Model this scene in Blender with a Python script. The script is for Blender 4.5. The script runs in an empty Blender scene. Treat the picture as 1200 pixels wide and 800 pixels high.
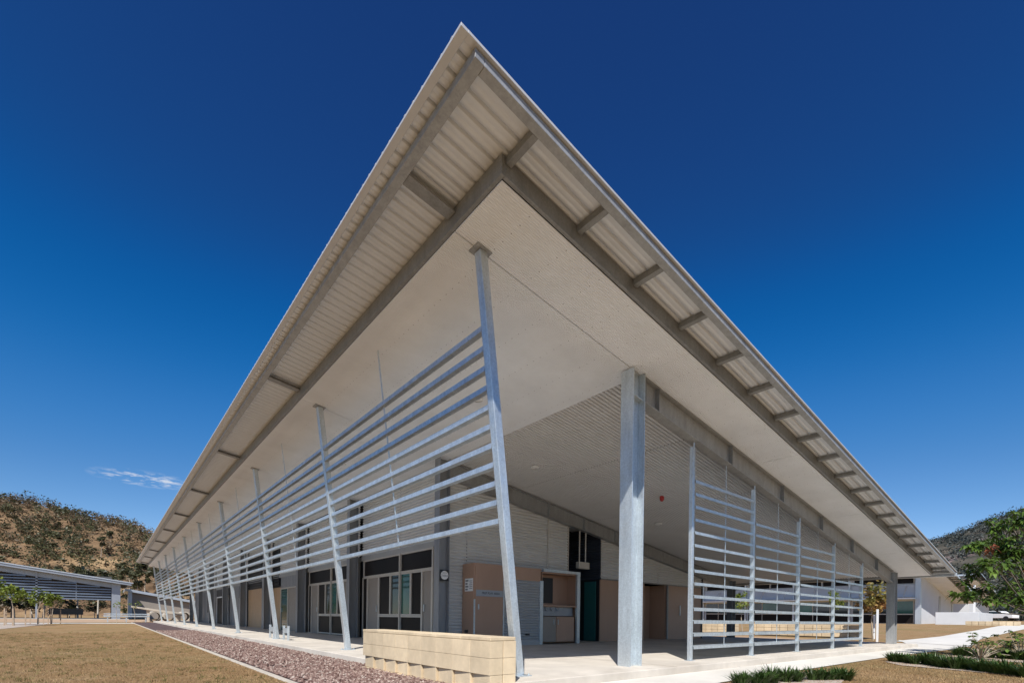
import bpy, math, random
import numpy as np
from mathutils import Vector, Matrix
random.seed(7); rng = np.random.default_rng(11)
sc = bpy.context.scene
COL = sc.collection
pi = math.pi

# ------------------------------------------------------------------ helpers
class MB:
    def __init__(s): s.v = []; s.f = []
    def add(s, vs, fs):
        o = len(s.v); s.v.extend([tuple(map(float, p)) for p in vs]); s.f.extend([tuple(i + o for i in f) for f in fs])
    def hexa(s, b, t):           # 4 bottom points (ccw from above), 4 top points
        s.add(list(b) + list(t), [(3, 2, 1, 0), (4, 5, 6, 7), (0, 1, 5, 4), (1, 2, 6, 5), (2, 3, 7, 6), (3, 0, 4, 7)])
    def box(s, x0, x1, y0, y1, z0, z1):
        x0, x1 = min(x0, x1), max(x0, x1); y0, y1 = min(y0, y1), max(y0, y1); z0, z1 = min(z0, z1), max(z0, z1)
        s.hexa([(x0, y0, z0), (x1, y0, z0), (x1, y1, z0), (x0, y1, z0)], [(x0, y0, z1), (x1, y0, z1), (x1, y1, z1), (x0, y1, z1)])
    def bar(s, p0, p1, w, h, up=(0, 0, 1)):   # rectangular bar along p0-p1, w sideways, h along up
        p0, p1, up = Vector(p0), Vector(p1), Vector(up)
        d = (p1 - p0).normalized(); r = d.cross(up).normalized(); u = r.cross(d)
        r *= w / 2; u *= h / 2
        s.hexa([p0 - r - u, p0 + r - u, p1 + r - u, p1 - r - u], [p0 - r + u, p0 + r + u, p1 + r + u, p1 - r + u])
    def tube(s, pts, rad, n=8, cap=True):
        pts = [Vector(p) for p in pts]
        if not hasattr(rad, '__len__'): rad = [rad] * len(pts)
        rings = []
        for i, p in enumerate(pts):
            d = (pts[min(i + 1, len(pts) - 1)] - pts[max(i - 1, 0)]).normalized()
            a = Vector((0, 0, 1)) if abs(d.z) < .9 else Vector((1, 0, 0))
            x = d.cross(a).normalized(); y = x.cross(d)
            rings.append([p + (x * math.cos(2 * pi * k / n) + y * math.sin(2 * pi * k / n)) * rad[i] for k in range(n)])
        vs = [q for r in rings for q in r]; fs = []
        for i in range(len(pts) - 1):
            for k in range(n):
                fs.append((i * n + k, i * n + (k + 1) % n, (i + 1) * n + (k + 1) % n, (i + 1) * n + k))
        if cap: fs.append(tuple(range(n))[::-1]); fs.append(tuple((len(pts) - 1) * n + k for k in range(n)))
        s.add(vs, fs)
    def build(s, name, mat, parent=None, bevel=0, smooth=False, loc=None):
        me = bpy.data.meshes.new(name); me.from_pydata(s.v, [], s.f); me.update()
        return link(name, me, mat, parent, bevel, smooth, loc)

def link(name, me, mat, parent=None, bevel=0, smooth=False, loc=None):
    if mat and not me.materials: me.materials.append(mat)
    o = bpy.data.objects.new(name, me); COL.objects.link(o)
    if smooth: me.polygons.foreach_set('use_smooth', [True] * len(me.polygons))
    if bevel:
        b = o.modifiers.new('bevel', 'BEVEL'); b.width = bevel; b.segments = 2; b.limit_method = 'ANGLE'; b.angle_limit = .6
    if parent is not None:
        o.parent = parent; o.matrix_parent_inverse = world_of(parent).inverted()
    if loc is not None: o.location = loc
    return o
def world_of(o):
    m = o.matrix_basis.copy(); p = o
    while p.parent: m = p.parent.matrix_basis @ p.matrix_parent_inverse @ m; p = p.parent
    return m
def fast_mesh(name, V, F, mat, parent=None, smooth=False):
    V = np.asarray(V, np.float32); F = np.asarray(F, np.int32); k = F.shape[1]
    me = bpy.data.meshes.new(name); me.vertices.add(len(V)); me.vertices.foreach_set('co', V.ravel())
    me.loops.add(F.size); me.loops.foreach_set('vertex_index', F.ravel())
    me.polygons.add(len(F)); me.polygons.foreach_set('loop_start', np.arange(0, F.size, k, dtype=np.int32))
    me.polygons.foreach_set('loop_total', np.full(len(F), k, np.int32)); me.update(calc_edges=True); me.validate()
    return link(name, me, mat, parent, 0, smooth)
def tag(o, label=None, cat=None, group=None, kind=None):
    if label: o['label'] = label
    if cat: o['category'] = cat
    if group: o['group'] = group
    if kind: o['kind'] = kind
    return o
def empty(name, loc, label, cat, group=None, rz=0):
    o = bpy.data.objects.new(name, None); COL.objects.link(o); o.location = loc; o.rotation_euler = (0, 0, rz)
    o.empty_display_size = .2
    return tag(o, label, cat, group)
def kids(o): return [c for c in bpy.data.objects if c.parent == o]
def copy_tree(o, parent=None):
    c = o.copy(); COL.objects.link(c)
    if parent is not None: c.parent = parent
    for ch in kids(o): copy_tree(ch, c)
    return c

# ------------------------------------------------------------------ materials
class NT:
    def __init__(s, name):
        s.m = bpy.data.materials.new(name); s.m.use_nodes = True; s.t = s.m.node_tree; s.n = s.t.nodes
        s.p = s.n['Principled BSDF']
        s.co = s.n.new('ShaderNodeTexCoord')
    def new(s, t, **k):
        n = s.n.new('ShaderNode' + t)
        for a, b in k.items():
            if a in n.inputs: n.inputs[a].default_value = b
            else: setattr(n, a, b)
        return n
    def L(s, a, b): s.t.links.new(a, b)
    def noise(s, scale, detail=4, rough=.6, vec=None, stretch=None, dist=0):
        n = s.new('TexNoise', Scale=scale, Detail=detail, Roughness=rough, Distortion=dist)
        src = vec or s.co.outputs['Object']
        if stretch:
            mp = s.new('Mapping'); mp.inputs['Scale'].default_value = stretch; s.L(src, mp.inputs[0]); src = mp.outputs[0]
        s.L(src, n.inputs['Vector']); return n.outputs[0]
    def ramp(s, fac, stops):
        r = s.new('ValToRGB'); e = r.color_ramp.elements
        while len(e) < len(stops): e.new(.5)
        for i, (p, c) in enumerate(stops):
            e[i].position = p; e[i].color = (*c, 1) if hasattr(c, '__len__') else (c, c, c, 1)
        s.L(fac, r.inputs[0]); return r.outputs[0]
    def mix(s, fac, a, b, mode='MIX'):
        m = s.new('MixRGB', blend_type=mode)
        for i, v in enumerate((fac, a, b)):
            if hasattr(v, 'is_linked'): s.L(v, m.inputs[i])
            else: m.inputs[i].default_value = v if i == 0 else (*v, 1)
        return m.outputs[0]
    def bump(s, h, strength=.3, dist=.02):
        b = s.new('Bump', Strength=strength, Distance=dist); s.L(h, b.inputs['Height']); s.L(b.outputs[0], s.p.inputs['Normal']); return b
    def base(s, c):
        if hasattr(c, 'is_linked'): s.L(c, s.p.inputs['Base Color'])
        else: s.p.inputs['Base Color'].default_value = (*c, 1)
    def set(s, **k):
        for a, v in k.items():
            a = a.replace('_', ' ')
            if hasattr(v, 'is_linked'): s.L(v, s.p.inputs[a])
            else: s.p.inputs[a].default_value = v
        return s

def mat_var(name, col, var=.12, scale=3, rough=.6, metal=0, stretch=None, bump=0, bscale=60, spec=.5, dirt=None):
    t = NT(name)
    a = tuple(max(0, c * (1 - var)) for c in col); b = tuple(min(1, c * (1 + var)) for c in col)
    n = t.noise(scale, 6, .65, stretch=stretch)
    c = t.ramp(n, [(.3, a), (.7, b)])
    if dirt:
        d = t.noise(scale * .35, 5, .7); c = t.mix(t.ramp(d, [(.5, 0), (.75, dirt[1])]), c, dirt[0])
    t.base(c); r = t.noise(scale * 4, 3)
    t.set(Roughness=t.ramp(r, [(.3, max(0, rough - .07)), (.7, min(1, rough + .07))]), Metallic=metal)
    t.p.inputs['Specular IOR Level'].default_value = spec
    if bump: t.bump(t.noise(bscale, 4), bump, .01)
    return t.m

def galv(name, col=(.63, .685, .715), metal=.68, rough=.38):
    t = NT(name)
    v = t.new('TexVoronoi', Scale=48.0); t.L(t.co.outputs['Object'], v.inputs['Vector'])
    sp = t.ramp(v.outputs['Color'], [(.1, .89), (.9, 1.07)])
    st = t.ramp(t.noise(5, 5, .65, stretch=(1.4, 1.4, .25)), [(.3, tuple(c * .80 for c in col)), (.7, tuple(min(1, c * 1.08) for c in col))])
    c = t.mix(1, st, sp, 'MULTIPLY'); t.base(c)
    t.set(Metallic=metal, Roughness=t.ramp(t.noise(9, 4), [(.3, rough - .05), (.7, rough + .08)]))
    t.bump(t.noise(25, 3), .03, .003)
    return t.m
def sheet_mat(name, col, axis='Y', pitch=.032, strength=.5, rough=.45, metal=.0, var=.06, dots=False):
    """fine ribbed steel sheet: ribs run across `axis`; bump only (the rib is a few mm deep)"""
    t = NT(name)
    n = t.noise(1.2, 5, .6); c = t.ramp(n, [(.3, tuple(x * (1 - var) for x in col)), (.7, tuple(min(1, x * (1 + var)) for x in col))])
    sx = t.new('SeparateXYZ'); t.L(t.co.outputs['Object'], sx.inputs[0])
    m = t.new('Math', operation='MULTIPLY'); t.L(sx.outputs[axis], m.inputs[0]); m.inputs[1].default_value = 2 * pi / pitch
    s = t.new('Math', operation='SINE'); t.L(m.outputs[0], s.inputs[0])
    b = t.bump(s.outputs[0], strength, pitch * .18)
    if dots:   # screw lines: small dark heads in rows along the battens
        other = 'X'
        a1 = t.new('Math', operation='PINGPONG'); t.L(sx.outputs[other], a1.inputs[0]); a1.inputs[1].default_value = .3
        a2 = t.new('Math', operation='PINGPONG'); t.L(sx.outputs[axis], a2.inputs[0]); a2.inputs[1].default_value = .08
        l1 = t.new('Math', operation='LESS_THAN'); t.L(a1.outputs[0], l1.inputs[0]); l1.inputs[1].default_value = .006
        l2 = t.new('Math', operation='LESS_THAN'); t.L(a2.outputs[0], l2.inputs[0]); l2.inputs[1].default_value = .006
        mm = t.new('Math', operation='MULTIPLY'); t.L(l1.outputs[0], mm.inputs[0]); t.L(l2.outputs[0], mm.inputs[1])
        c = t.mix(mm.outputs[0], c, tuple(x * .3 for x in col))
    t.base(c); t.set(Roughness=rough, Metallic=metal)
    return t.m

M = {}
M['galv'] = galv('galvanised_steel')
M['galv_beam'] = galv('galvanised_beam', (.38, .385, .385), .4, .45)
M['galv_dark'] = galv('dark_galvanised_steel', (.27, .27, .265), .35, .45)  # darker tone of the same galvanised steel
M['deck'] = mat_var('roof_deck_zinc', (.70, .725, .755), .05, 2, .42, .05, stretch=(1, .2, 1))
M['cap'] = mat_var('roof_capping', (.56, .56, .555), .06, 3, .4, .3)
M['soffit'] = sheet_mat('soffit_mini_rib', (.83, .86, .905), 'Y', .033, .6, .5, dots=True)
M['ceiling'] = mat_var('ceiling_sheet', (.66, .665, .67), .05, 1.5, .5, 0)
M['clad'] = mat_var('wall_cladding_sheet', (.60, .595, .58), .05, 1.5, .42, .05)
M['clad_dark'] = mat_var('navy_cladding_sheet', (.05, .06, .085), .1, 2, .45, .1)
M['slab'] = mat_var('verandah_concrete', (.56, .505, .43), .15, 1.3, .8, 0, bump=.15, bscale=90, dirt=((.40, .34, .27), .6))
M['path'] = mat_var('path_concrete', (.63, .595, .53), .08, .9, .85, 0, bump=.15, bscale=80, dirt=((.46, .42, .36), .5))
M['kerb'] = mat_var('edge_concrete', (.46, .41, .34), .15, 4, .85, 0, bump=.3, bscale=50)
M['block'] = mat_var('sandstone_block', (.63, .50, .33), .12, 5, .85, 0, bump=.35, bscale=70, dirt=((.47, .36, .23), .5))
def per_block(mt, lo, hi):
    nt_ = mt.node_tree; b_ = nt_.nodes['Principled BSDF']; src = b_.inputs['Base Color'].links[0].from_socket
    g_ = nt_.nodes.new('ShaderNodeNewGeometry'); r_ = nt_.nodes.new('ShaderNodeMapRange'); r_.inputs[3].default_value = lo; r_.inputs[4].default_value = hi
    nt_.links.new(g_.outputs['Random Per Island'], r_.inputs[0]); m_ = nt_.nodes.new('ShaderNodeVectorMath'); m_.operation = 'SCALE'
    nt_.links.new(src, m_.inputs[0]); nt_.links.new(r_.outputs[0], m_.inputs['Scale']); nt_.links.new(m_.outputs[0], b_.inputs['Base Color'])
per_block(M['block'], .80, 1.08)
M['mortar'] = mat_var('dark_joint', (.22, .17, .11), .2, 8, .9)
M['brown'] = mat_var('brown_laminate', (.41, .255, .175), .07, 1.2, .42, 0, stretch=(1, 1, .3))
M['tan'] = mat_var('tan_plywood', (.48, .31, .17), .12, 2, .5, 0, stretch=(3, 3, .4))
M['taupe'] = mat_var('taupe_door_paint', (.27, .235, .20), .05, 1.5, .45)
M['frame'] = mat_var('beige_aluminium_frame', (.52, .48, .42), .05, 4, .4, .2)
M['greyband'] = mat_var('grey_flashing', (.36, .355, .34), .06, 2, .45, .2)
M['concol'] = mat_var('grey_steel_column', (.25, .255, .265), .14, 2.2, .42, .3, stretch=(2, 2, .3))
M['roller'] = mat_var('roller_shutter_grey', (.40, .405, .41), .05, 3, .4, .2)
M['sinksteel'] = mat_var('brushed_stainless', (.36, .375, .40), .05, 4, .5, .6)
M['black'] = mat_var('black_paint', (.02, .02, .022), .2, 5, .45)
M['gap_shade'] = mat_var('dark_gap_shade', (.05, .047, .043), .1, 3, .9)  # shade between the ceiling battens put into the colour
M['white'] = mat_var('white_paint', (.78, .78, .77), .05, 5, .5)
M['paper'] = mat_var('paper_sheet', (.80, .80, .80), .04, 6, .7)
M['ink'] = mat_var('dark_ink', (.04, .045, .06), .1, 6, .6)
M['red'] = mat_var('red_plastic', (.42, .03, .03), .1, 6, .35)
M['plate'] = mat_var('grey_name_plate', (.34, .36, .39), .05, 6, .4, .4)
M['greytext'] = mat_var('grey_lettering', (.22, .23, .26), .05, 6, .6)
def glass(name, col, rough=.05, spec=.6):
    t = NT(name); n = t.noise(.7, 3); t.base(t.ramp(n, [(.35, tuple(c * .7 for c in col)), (.7, tuple(c * 1.25 for c in col))]))
    t.set(Roughness=rough); t.p.inputs['Specular IOR Level'].default_value = spec
    t.bump(t.noise(1.1, 2), .04, .02); return t.m
M['screenpane'] = glass('security_mesh_pane', (.016, .013, .012), .4, .08)
M['glass'] = glass('dark_window_glass', (.02, .03, .03), .05, .5)
M['greenglass'] = glass('green_tinted_glass', (.02, .10, .08), .06, .5)
M['tealdoor'] = mat_var('teal_door_paint', (.03, .15, .145), .08, 3, .4)
M['b2wall'] = mat_var('pale_render', (.56, .57, .58), .05, .6, .7, 0, bump=.1, bscale=30)
M['b2blue'] = mat_var('pale_blue_panel', (.44, .48, .55), .06, 1, .45)
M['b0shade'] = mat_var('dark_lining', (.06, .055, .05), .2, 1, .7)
M['zinc'] = mat_var('zinc_roof_edge', (.50, .53, .56), .07, 1.2, .38, .5)
M['hallsteel'] = mat_var('hall_grey_steel', (.31, .335, .37), .08, 1.2, .4, .4)
M['bluesteel'] = mat_var('blue_grey_steel', (.17, .21, .27), .08, 2, .4, .5)
M['bark'] = mat_var('pale_bark', (.34, .28, .21), .3, 9, .9, 0, stretch=(1, 1, .3), bump=.5, bscale=30)
M['darkbark'] = mat_var('grey_brown_bark', (.13, .105, .08), .25, 9, .9)
M['whitebark'] = mat_var('white_gum_bark', (.58, .52, .45), .2, 3, .85, 0, stretch=(1, 1, .3))
M['stake'] = mat_var('timber_stake', (.40, .30, .21), .2, 8, .85)
def leafmat(name, c1, c2, c3, scale=1.5, trans=.25, rough=.5):
    t = NT(name)
    oi = t.new('ObjectInfo'); geo = t.new('NewGeometry')
    n = t.noise(scale, 3); c = t.ramp(n, [(.3, c1), (.55, c2), (.8, c3)])
    r = t.ramp(geo.outputs['Random Per Island'], [(0, .62), (1, 1.35)])
    c = t.mix(1, c, r, 'MULTIPLY'); t.base(c); t.set(Roughness=rough)
    t.p.inputs['Specular IOR Level'].default_value = .35
    tr = t.new('BsdfTranslucent'); t.L(c, tr.inputs[0]); ms = t.new('MixShader'); ms.inputs[0].default_value = trans
    t.L(t.p.outputs[0], ms.inputs[1]); t.L(tr.outputs[0], ms.inputs[2]); t.L(ms.outputs[0], t.n['Material Output'].inputs[0])
    return t.m
M['leaf_near'] = leafmat('glossy_green_leaf', (.05, .09, .018), (.10, .165, .03), (.20, .26, .07), 3, .3, .28)
M['leaf_red'] = leafmat('reddish_leaf', (.16, .05, .03), (.22, .07, .03), (.2, .14, .04), 3, .3, .4)
M['leaf_lime'] = leafmat('lime_leaf', (.10, .14, .02), (.17, .21, .03), (.24, .25, .05), 2, .3)
M['leaf_autumn'] = leafmat('green_to_russet_leaf', (.30, .13, .05), (.20, .17, .04), (.13, .19, .05), .9, .3)
M['leaf_gum'] = leafmat('olive_gum_leaf', (.06, .062, .03), (.095, .095, .043), (.145, .135, .062), .06, .35)
M['leaf_dry'] = leafmat('dry_scrub_leaf', (.12, .085, .05), (.18, .13, .072), (.24, .175, .10), .05, .35)
M['leaf_far'] = leafmat('far_forest_leaf', (.042, .052, .048), (.062, .07, .062), (.10, .095, .085), .02, .15)  # bluish distance haze worked into these leaf colours
M['strap'] = leafmat('strappy_leaf', (.035, .065, .014), (.06, .11, .024), (.12, .165, .045), 2, .2, .4)

def grass_mat():
    t = NT('dry_lawn'); P = t.co.outputs['Object']
    big = t.noise(.35, 5, .6); mid = t.noise(2.2, 6, .7); fin = t.noise(38, 5, .75); fine2 = t.noise(140, 3, .8)
    c = t.ramp(mid, [(.28, (.275, .168, .078)), (.5, (.35, .222, .11)), (.72, (.42, .28, .15))])
    g = t.ramp(big, [(.48, 0), (.68, .6)]); c = t.mix(g, c, (.22, .19, .075)); pl = t.ramp(t.noise(.9, 5, .7, dist=.6), [(.54, 0), (.7, .55)]); c = t.mix(pl, c, (.45, .325, .19))
    c = t.mix(1, c, t.ramp(fin, [(.3, .62), (.7, 1.25)]), 'MULTIPLY'); c = t.mix(1, c, t.ramp(fine2, [(.3, .75), (.7, 1.2)]), 'MULTIPLY')
    t.base(c); t.set(Roughness=.95); t.p.inputs['Specular IOR Level'].default_value = .1
    ad = t.new('Math', operation='ADD'); t.L(fin, ad.inputs[0]); t.L(fine2, ad.inputs[1]); t.bump(ad.outputs[0], .7, .03)
    return t.m
M['lawn'] = grass_mat()
M['blade'] = leafmat('dry_grass_blade', (.24, .145, .06), (.36, .235, .115), (.47, .33, .175), .9, .2, .8)
def gravel_mat():
    t = NT('gravel_bed_ground'); v = t.new('TexVoronoi', Scale=22.0); t.L(t.co.outputs['Object'], v.inputs['Vector'])
    c = t.ramp(v.outputs['Color'], [(.1, (.09, .045, .045)), (.5, (.17, .10, .095)), (.9, (.26, .18, .165))])
    d = t.ramp(v.outputs['Distance'], [(.0, 1), (.6, .35)]); c = t.mix(1, c, d, 'MULTIPLY'); t.base(c); t.set(Roughness=.9)
    t.bump(v.outputs['Distance'], -.8, .04); return t.m
M['gravel'] = gravel_mat()
def stone_mat():
    t = NT('red_gravel_stone'); g = t.new('NewGeometry')
    c = t.ramp(g.outputs['Random Per Island'], [(0, (.085, .04, .031)), (.3, (.155, .09, .072)), (.6, (.215, .14, .113)), (.9, (.32, .23, .19)), (1, (.46, .39, .33))])
    n = t.ramp(t.noise(30, 4), [(.3, .75), (.7, 1.2)]); t.base(t.mix(1, c, n, 'MULTIPLY')); t.set(Roughness=.85); return t.m
M['stone'] = stone_mat()
M['mulch'] = mat_var('pale_mulch', (.40, .33, .27), .35, 26, .95, 0, bump=.8, bscale=60)
M['soil'] = mat_var('bare_sandy_soil', (.42, .28, .17), .2, 1.5, .95, 0, bump=.4, bscale=30)
def hill_mat(name, a, b, c_, rock, sc1, rockamt):
    t = NT(name); n1 = t.noise(sc1, 8, .7); n2 = t.noise(sc1 * 4, 6, .7)
    c = t.ramp(n1, [(.3, a), (.5, b), (.7, c_)]); c = t.mix(1, c, t.ramp(n2, [(.3, .6), (.7, 1.3)]), 'MULTIPLY')
    r = t.ramp(t.noise(sc1 * 1.7, 7, .75, dist=1.), [(.58, 0), (.63, rockamt)]); c = t.mix(r, c, rock)
    t.base(c); t.set(Roughness=.95); t.p.inputs['Specular IOR Level'].default_value = .1; t.bump(n2, .8, 1.0); return t.m
M['hill'] = hill_mat('dry_hillside', (.12, .075, .045), (.19, .122, .068), (.30, .205, .112), (.15, .105, .085), .05, .85)
M['hill2'] = hill_mat('forested_mountain', (.035, .04, .03), (.06, .058, .045), (.12, .10, .08), (.24, .18, .165), .011, .9)

# ------------------------------------------------------------------ terrain
def smooth(a, b, x):
    t = np.clip((x - a) / (b - a), 0, 1); return t * t * (3 - 2 * t)
def gz(x, y):
    x = np.asarray(x, float); y = np.asarray(y, float)
    return -.13 + .62 * smooth(19, 52, x) + .62 * smooth(48, 110, x) + .15 * smooth(20, 30, x) + 0 * y
def gzf(x, y): return float(gz(x, y))
xs = np.unique(np.concatenate([np.linspace(-90, 140, 116), np.array([-6000, -3000, -1500, -700, -350, -180, 220, 400, 800, 1600, 3000, 6000])]))
ys = np.unique(np.concatenate([np.linspace(-40, 130, 86), np.array([-6000, -3000, -1500, -700, -350, -150, -80, 180, 300, 600, 1200, 2500, 6000])]))
X, Y = np.meshgrid(xs, ys, indexing='ij'); V = np.stack([X, Y, gz(X, Y)], -1).reshape(-1, 3)
ny = len(ys); ii, jj = np.meshgrid(np.arange(len(xs) - 1), np.arange(ny - 1), indexing='ij'); a = (ii * ny + jj).ravel()
tag(fast_mesh('ground', V, np.stack([a, a + ny, a + ny + 1, a + 1], 1), M['lawn'], smooth=True), kind='structure')

def ribbon(name, pts, mat, dz, kind='structure', thick=0):
    """flat sheet strip: list of (x0,y0,x1,y1) cross-sections laid on the terrain"""
    m = MB(); vs = []; fs = []
    for (x0, y0, x1, y1) in pts: vs += [(x0, y0, gzf(x0, y0) + dz), (x1, y1, gzf(x1, y1) + dz)]
    for i in range(len(pts) - 1): fs.append((2 * i, 2 * i + 1, 2 * i + 3, 2 * i + 2))
    m.add(vs, fs); return tag(m.build(name, mat), kind=kind)

# verandah slab, path, gravel bed, edging
m = MB(); m.box(-.62, 19.0, -.5, 2.2, -.30, 0)
m.box(-.62, 17.9, 2.2, 55.0, -.30, 0)
tag(m.build('verandah_floor', M['slab'], bevel=.012), kind='structure')
m = MB()
for y in np.arange(3.0, 54, 3.0): m.box(-.63, 2.6, y - .004, y + .004, .0005, .0015)
for x in np.arange(3.0, 18, 3.0): m.box(x - .004, x + .004, -.51, 5.4, .0005, .0015)
tag(m.build('floor_joints', M['mortar']), kind='structure')
ribbon('path', [(-1.2, -.5, -1.6, -2.5), (.4, -.502, .2, -1.75), (2.6, -.502, 2.6, -1.47), (6, -.502, 6, -1.42), (12, -.502, 12, -1.36), (19, -.502, 18.6, -1.6), (21.5, .35, 21.2, -1.45), (24, 1.2, 23.2, -.9)], M['path'], .014)
ribbon('cross_path', [(23.0, 1.1, 20.9, -1.7), (27.5, .3, 26.2, -1.3), (36, 0.1, 34.8, -1.5), (46, .2, 45, -1.7), (60, .6, 59, -1.9)], M['path'], .020)
ribbon('gravel_bed', [(-2.30, y, -.62, y) for y in (-.6, 5, 15, 30, 54)], M['gravel'], .012)
m = MB(); m.box(-2.39, -2.30, -1.5, 54, -.3, -.112)
m.box(-2.39, -.62, -1.5, -.6, -.3, -.108)
tag(m.build('mowing_strip', M['kerb'], bevel=.01), kind='structure')
ribbon('far_walkway', [(-40, 47.0, -40, 50.2), (-2.3, 47.0, -2.3, 50.2)], M['path'], .02)
ribbon('far_garden_bed', [(-45, 50.2, -45, 76), (6, 55.8, 6, 76)], M['soil'], .012)
ribbon('side_garden_bed', [(-12, 26, -8.6, 26), (-12, 47, -7.3, 47)], M['mulch'], .012)
ribbon('courtyard_strip', [(18.9, 3.0, 22.5, 3.0), (18.9, 14, 22.5, 14)], M['soil'], .012)  # soil coloured strip across the courtyard ground
ribbon('planting_bed', [(2.2, -1.62, 2.0, -3.0), (3.9, -1.55, 4.2, -2.5), (5.2, -1.50, 5.6, -2.2)], M['mulch'], .012)
ribbon('planting_bed', [(9.5, -1.75, 8.6, -2.25), (10.2, -2.05, 8.2, -3.4), (10.6, -2.9, 7.2, -5.6)], M['mulch'], .012)
ribbon('planting_bed', [(13.4, -1.9, 12.4, -2.2), (15.0, -2.2, 12.2, -4.2), (16.5, -3.0, 12.0, -6)], M['mulch'], .012)

# loose stones of the gravel bed
def stones(name, n, x0, x1, y0, y1, smin, smax, z, power=1.0):
    base = np.array([(1, 0, 0), (-1, 0, 0), (0, 1, 0), (0, -1, 0), (0, 0, 1), (0, 0, -1)], float)
    fc = np.array([(0, 2, 4), (2, 1, 4), (1, 3, 4), (3, 0, 4), (2, 0, 5), (1, 2, 5), (3, 1, 5), (0, 3, 5)])
    P = np.stack([rng.uniform(x0, x1, n), y0 + (y1 - y0) * rng.random(n) ** power, np.full(n, z)], 1)
    s = rng.uniform(smin, smax, n) * (1 + .25 * (P[:, 1] - y0) / (y1 - y0)); ang = rng.uniform(0, 2 * pi, n)
    v = base[None] * rng.uniform(.6, 1.25, (n, 6, 1)) * s[:, None, None] * np.array([1, .8, .6])
    c, si = np.cos(ang)[:, None], np.sin(ang)[:, None]
    v = np.stack([v[..., 0] * c - v[..., 1] * si, v[..., 0] * si + v[..., 1] * c, v[..., 2]], -1) + P[:, None]
    F = (fc[None] + 6 * np.arange(n)[:, None, None]).reshape(-1, 3)
    return tag(fast_mesh(name, v.reshape(-1, 3), F, M['stone']), kind='stuff')
o = stones('gravel', 17000, -2.28, -.63, .5, 26, .020, .044, -.105, 1.9)
tag(o, 'reddish brown loose gravel along the verandah edge', 'gravel')

def blades(name, n, region, hmin, hmax, w, mat):
    P = region(n); k = len(P); ang = rng.uniform(0, 2 * pi, k); h = rng.uniform(hmin, hmax, k); t = rng.uniform(-.9, .9, (k, 2)) * h[:, None]
    dx, dy = np.cos(ang) * w / 2, np.sin(ang) * w / 2
    A = P + np.stack([dx, dy, 0 * h], 1); B = P - np.stack([dx, dy, 0 * h], 1); T = P + np.stack([t[:, 0], t[:, 1], h], 1)
    V = np.stack([A, B, T], 1).reshape(-1, 3); F = np.arange(3 * k).reshape(-1, 3)
    return tag(fast_mesh(name, V, F, mat), kind='stuff')
def reg_left(n):
    y = 1.5 + 22 * rng.random(n) ** 1.7; x = rng.uniform(-10.5, -2.355, n); return np.stack([x, y, gz(x, y)], 1)
def reg_right(n):
    x = rng.uniform(2.4, 17, n); y = rng.uniform(-6.5, -1.4, n); ok = y < -1.52 + .02 * (x > 12); return np.stack([x, y, gz(x, y)], 1)[ok]
tag(blades('lawn_grass', 130000, reg_left, .010, .028, .007, M['blade']), 'dry straw coloured mown lawn beside the gravel bed', 'grass')
def reg_tuft(n):
    k = n // 14; y = 1.5 + 24 * rng.random(k) ** 1.6; x = rng.uniform(-11, -2.45, k); ii_ = rng.integers(0, k, n)
    x = x[ii_] + rng.normal(size=n) * .035; y = y[ii_] + rng.normal(size=n) * .035; x = np.minimum(x, -2.41); return np.stack([x, y, gz(x, y)], 1)
M['tuft'] = leafmat('green_grass_tuft', (.10, .10, .03), (.20, .17, .06), (.33, .25, .12), 2, .2, .8)
tag(blades('grass_tufts', 22000, reg_tuft, .015, .055, .008, M['tuft']), 'small greenish grass tufts scattered through the dry lawn', 'grass')
tag(blades('lawn_grass', 40000, reg_right, .012, .04, .010, M['blade']), 'dry straw coloured lawn between the planting rows', 'grass')

# ------------------------------------------------------------------ main pavilion
K = .1463; Z0 = 5.2115
def zs(x): return Z0 - K * x
def sslab(m, x0, x1, y0, y1, d0, d1):          # block between two planes parallel to the roof
    m.hexa([(x0, y0, zs(x0) + d0), (x1, y0, zs(x1) + d0), (x1, y1, zs(x1) + d0), (x0, y1, zs(x0) + d0)],
           [(x0, y0, zs(x0) + d1), (x1, y0, zs(x1) + d1), (x1, y1, zs(x1) + d1), (x0, y1, zs(x0) + d1)])
pav = empty('pavilion', (0, 0, 0), 'large open corner pavilion with sloping steel roof and galvanised columns, in the middle', 'building')
YE = 55.5; XL = 19.3
# roof sheet with trapezoid ribs running down the slope
yy = -1.49; prof = []
while yy < YE - .2:
    prof += [(yy, 0), (yy + .055, 0), (yy + .066, .007), (yy + .077, 0), (yy + .134, 0), (yy + .140, .048), (yy + .166, .048), (yy + .172, 0)]; yy += .1741
V = []; F = []; npf = len(prof)
for k, d in enumerate((.235, .247)):
    for x in (-1.985, XL - .01): V += [(x, y, zs(x) + d + h) for y, h in prof]
for i in range(npf - 1):
    F += [(i, i + 1, npf + i + 1, npf + i), (2 * npf + i, 3 * npf + i, 3 * npf + i + 1, 2 * npf + i + 1)]
roof = fast_mesh('roof', V, F, M['deck'], pav)
m = MB()
sslab(m, -2.0, -1.925, -1.515, YE + .015, .222, .252)            # high eave trim
sslab(m, -1.925, XL, -1.515, -1.44, .226, .254)                 # gable capping
sslab(m, -1.93, XL, YE - .03, YE + .015, .226, .30)
m.build('roof_capping', M['cap'], roof, bevel=.003)
m = MB()
for dz_, w_ in ((.10, .16),): 
    m.box(XL - .02, XL + .13, -1.5, YE, zs(XL) + .08, zs(XL) + .21)
m.build('gutter', M['zinc'], roof, bevel=.01)
def tri_beam(name, mat, boxes, bevel=.004):
    m = MB()
    for b in boxes: sslab(m, *b)
    return m.build(name, mat, pav, bevel=bevel)
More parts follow.
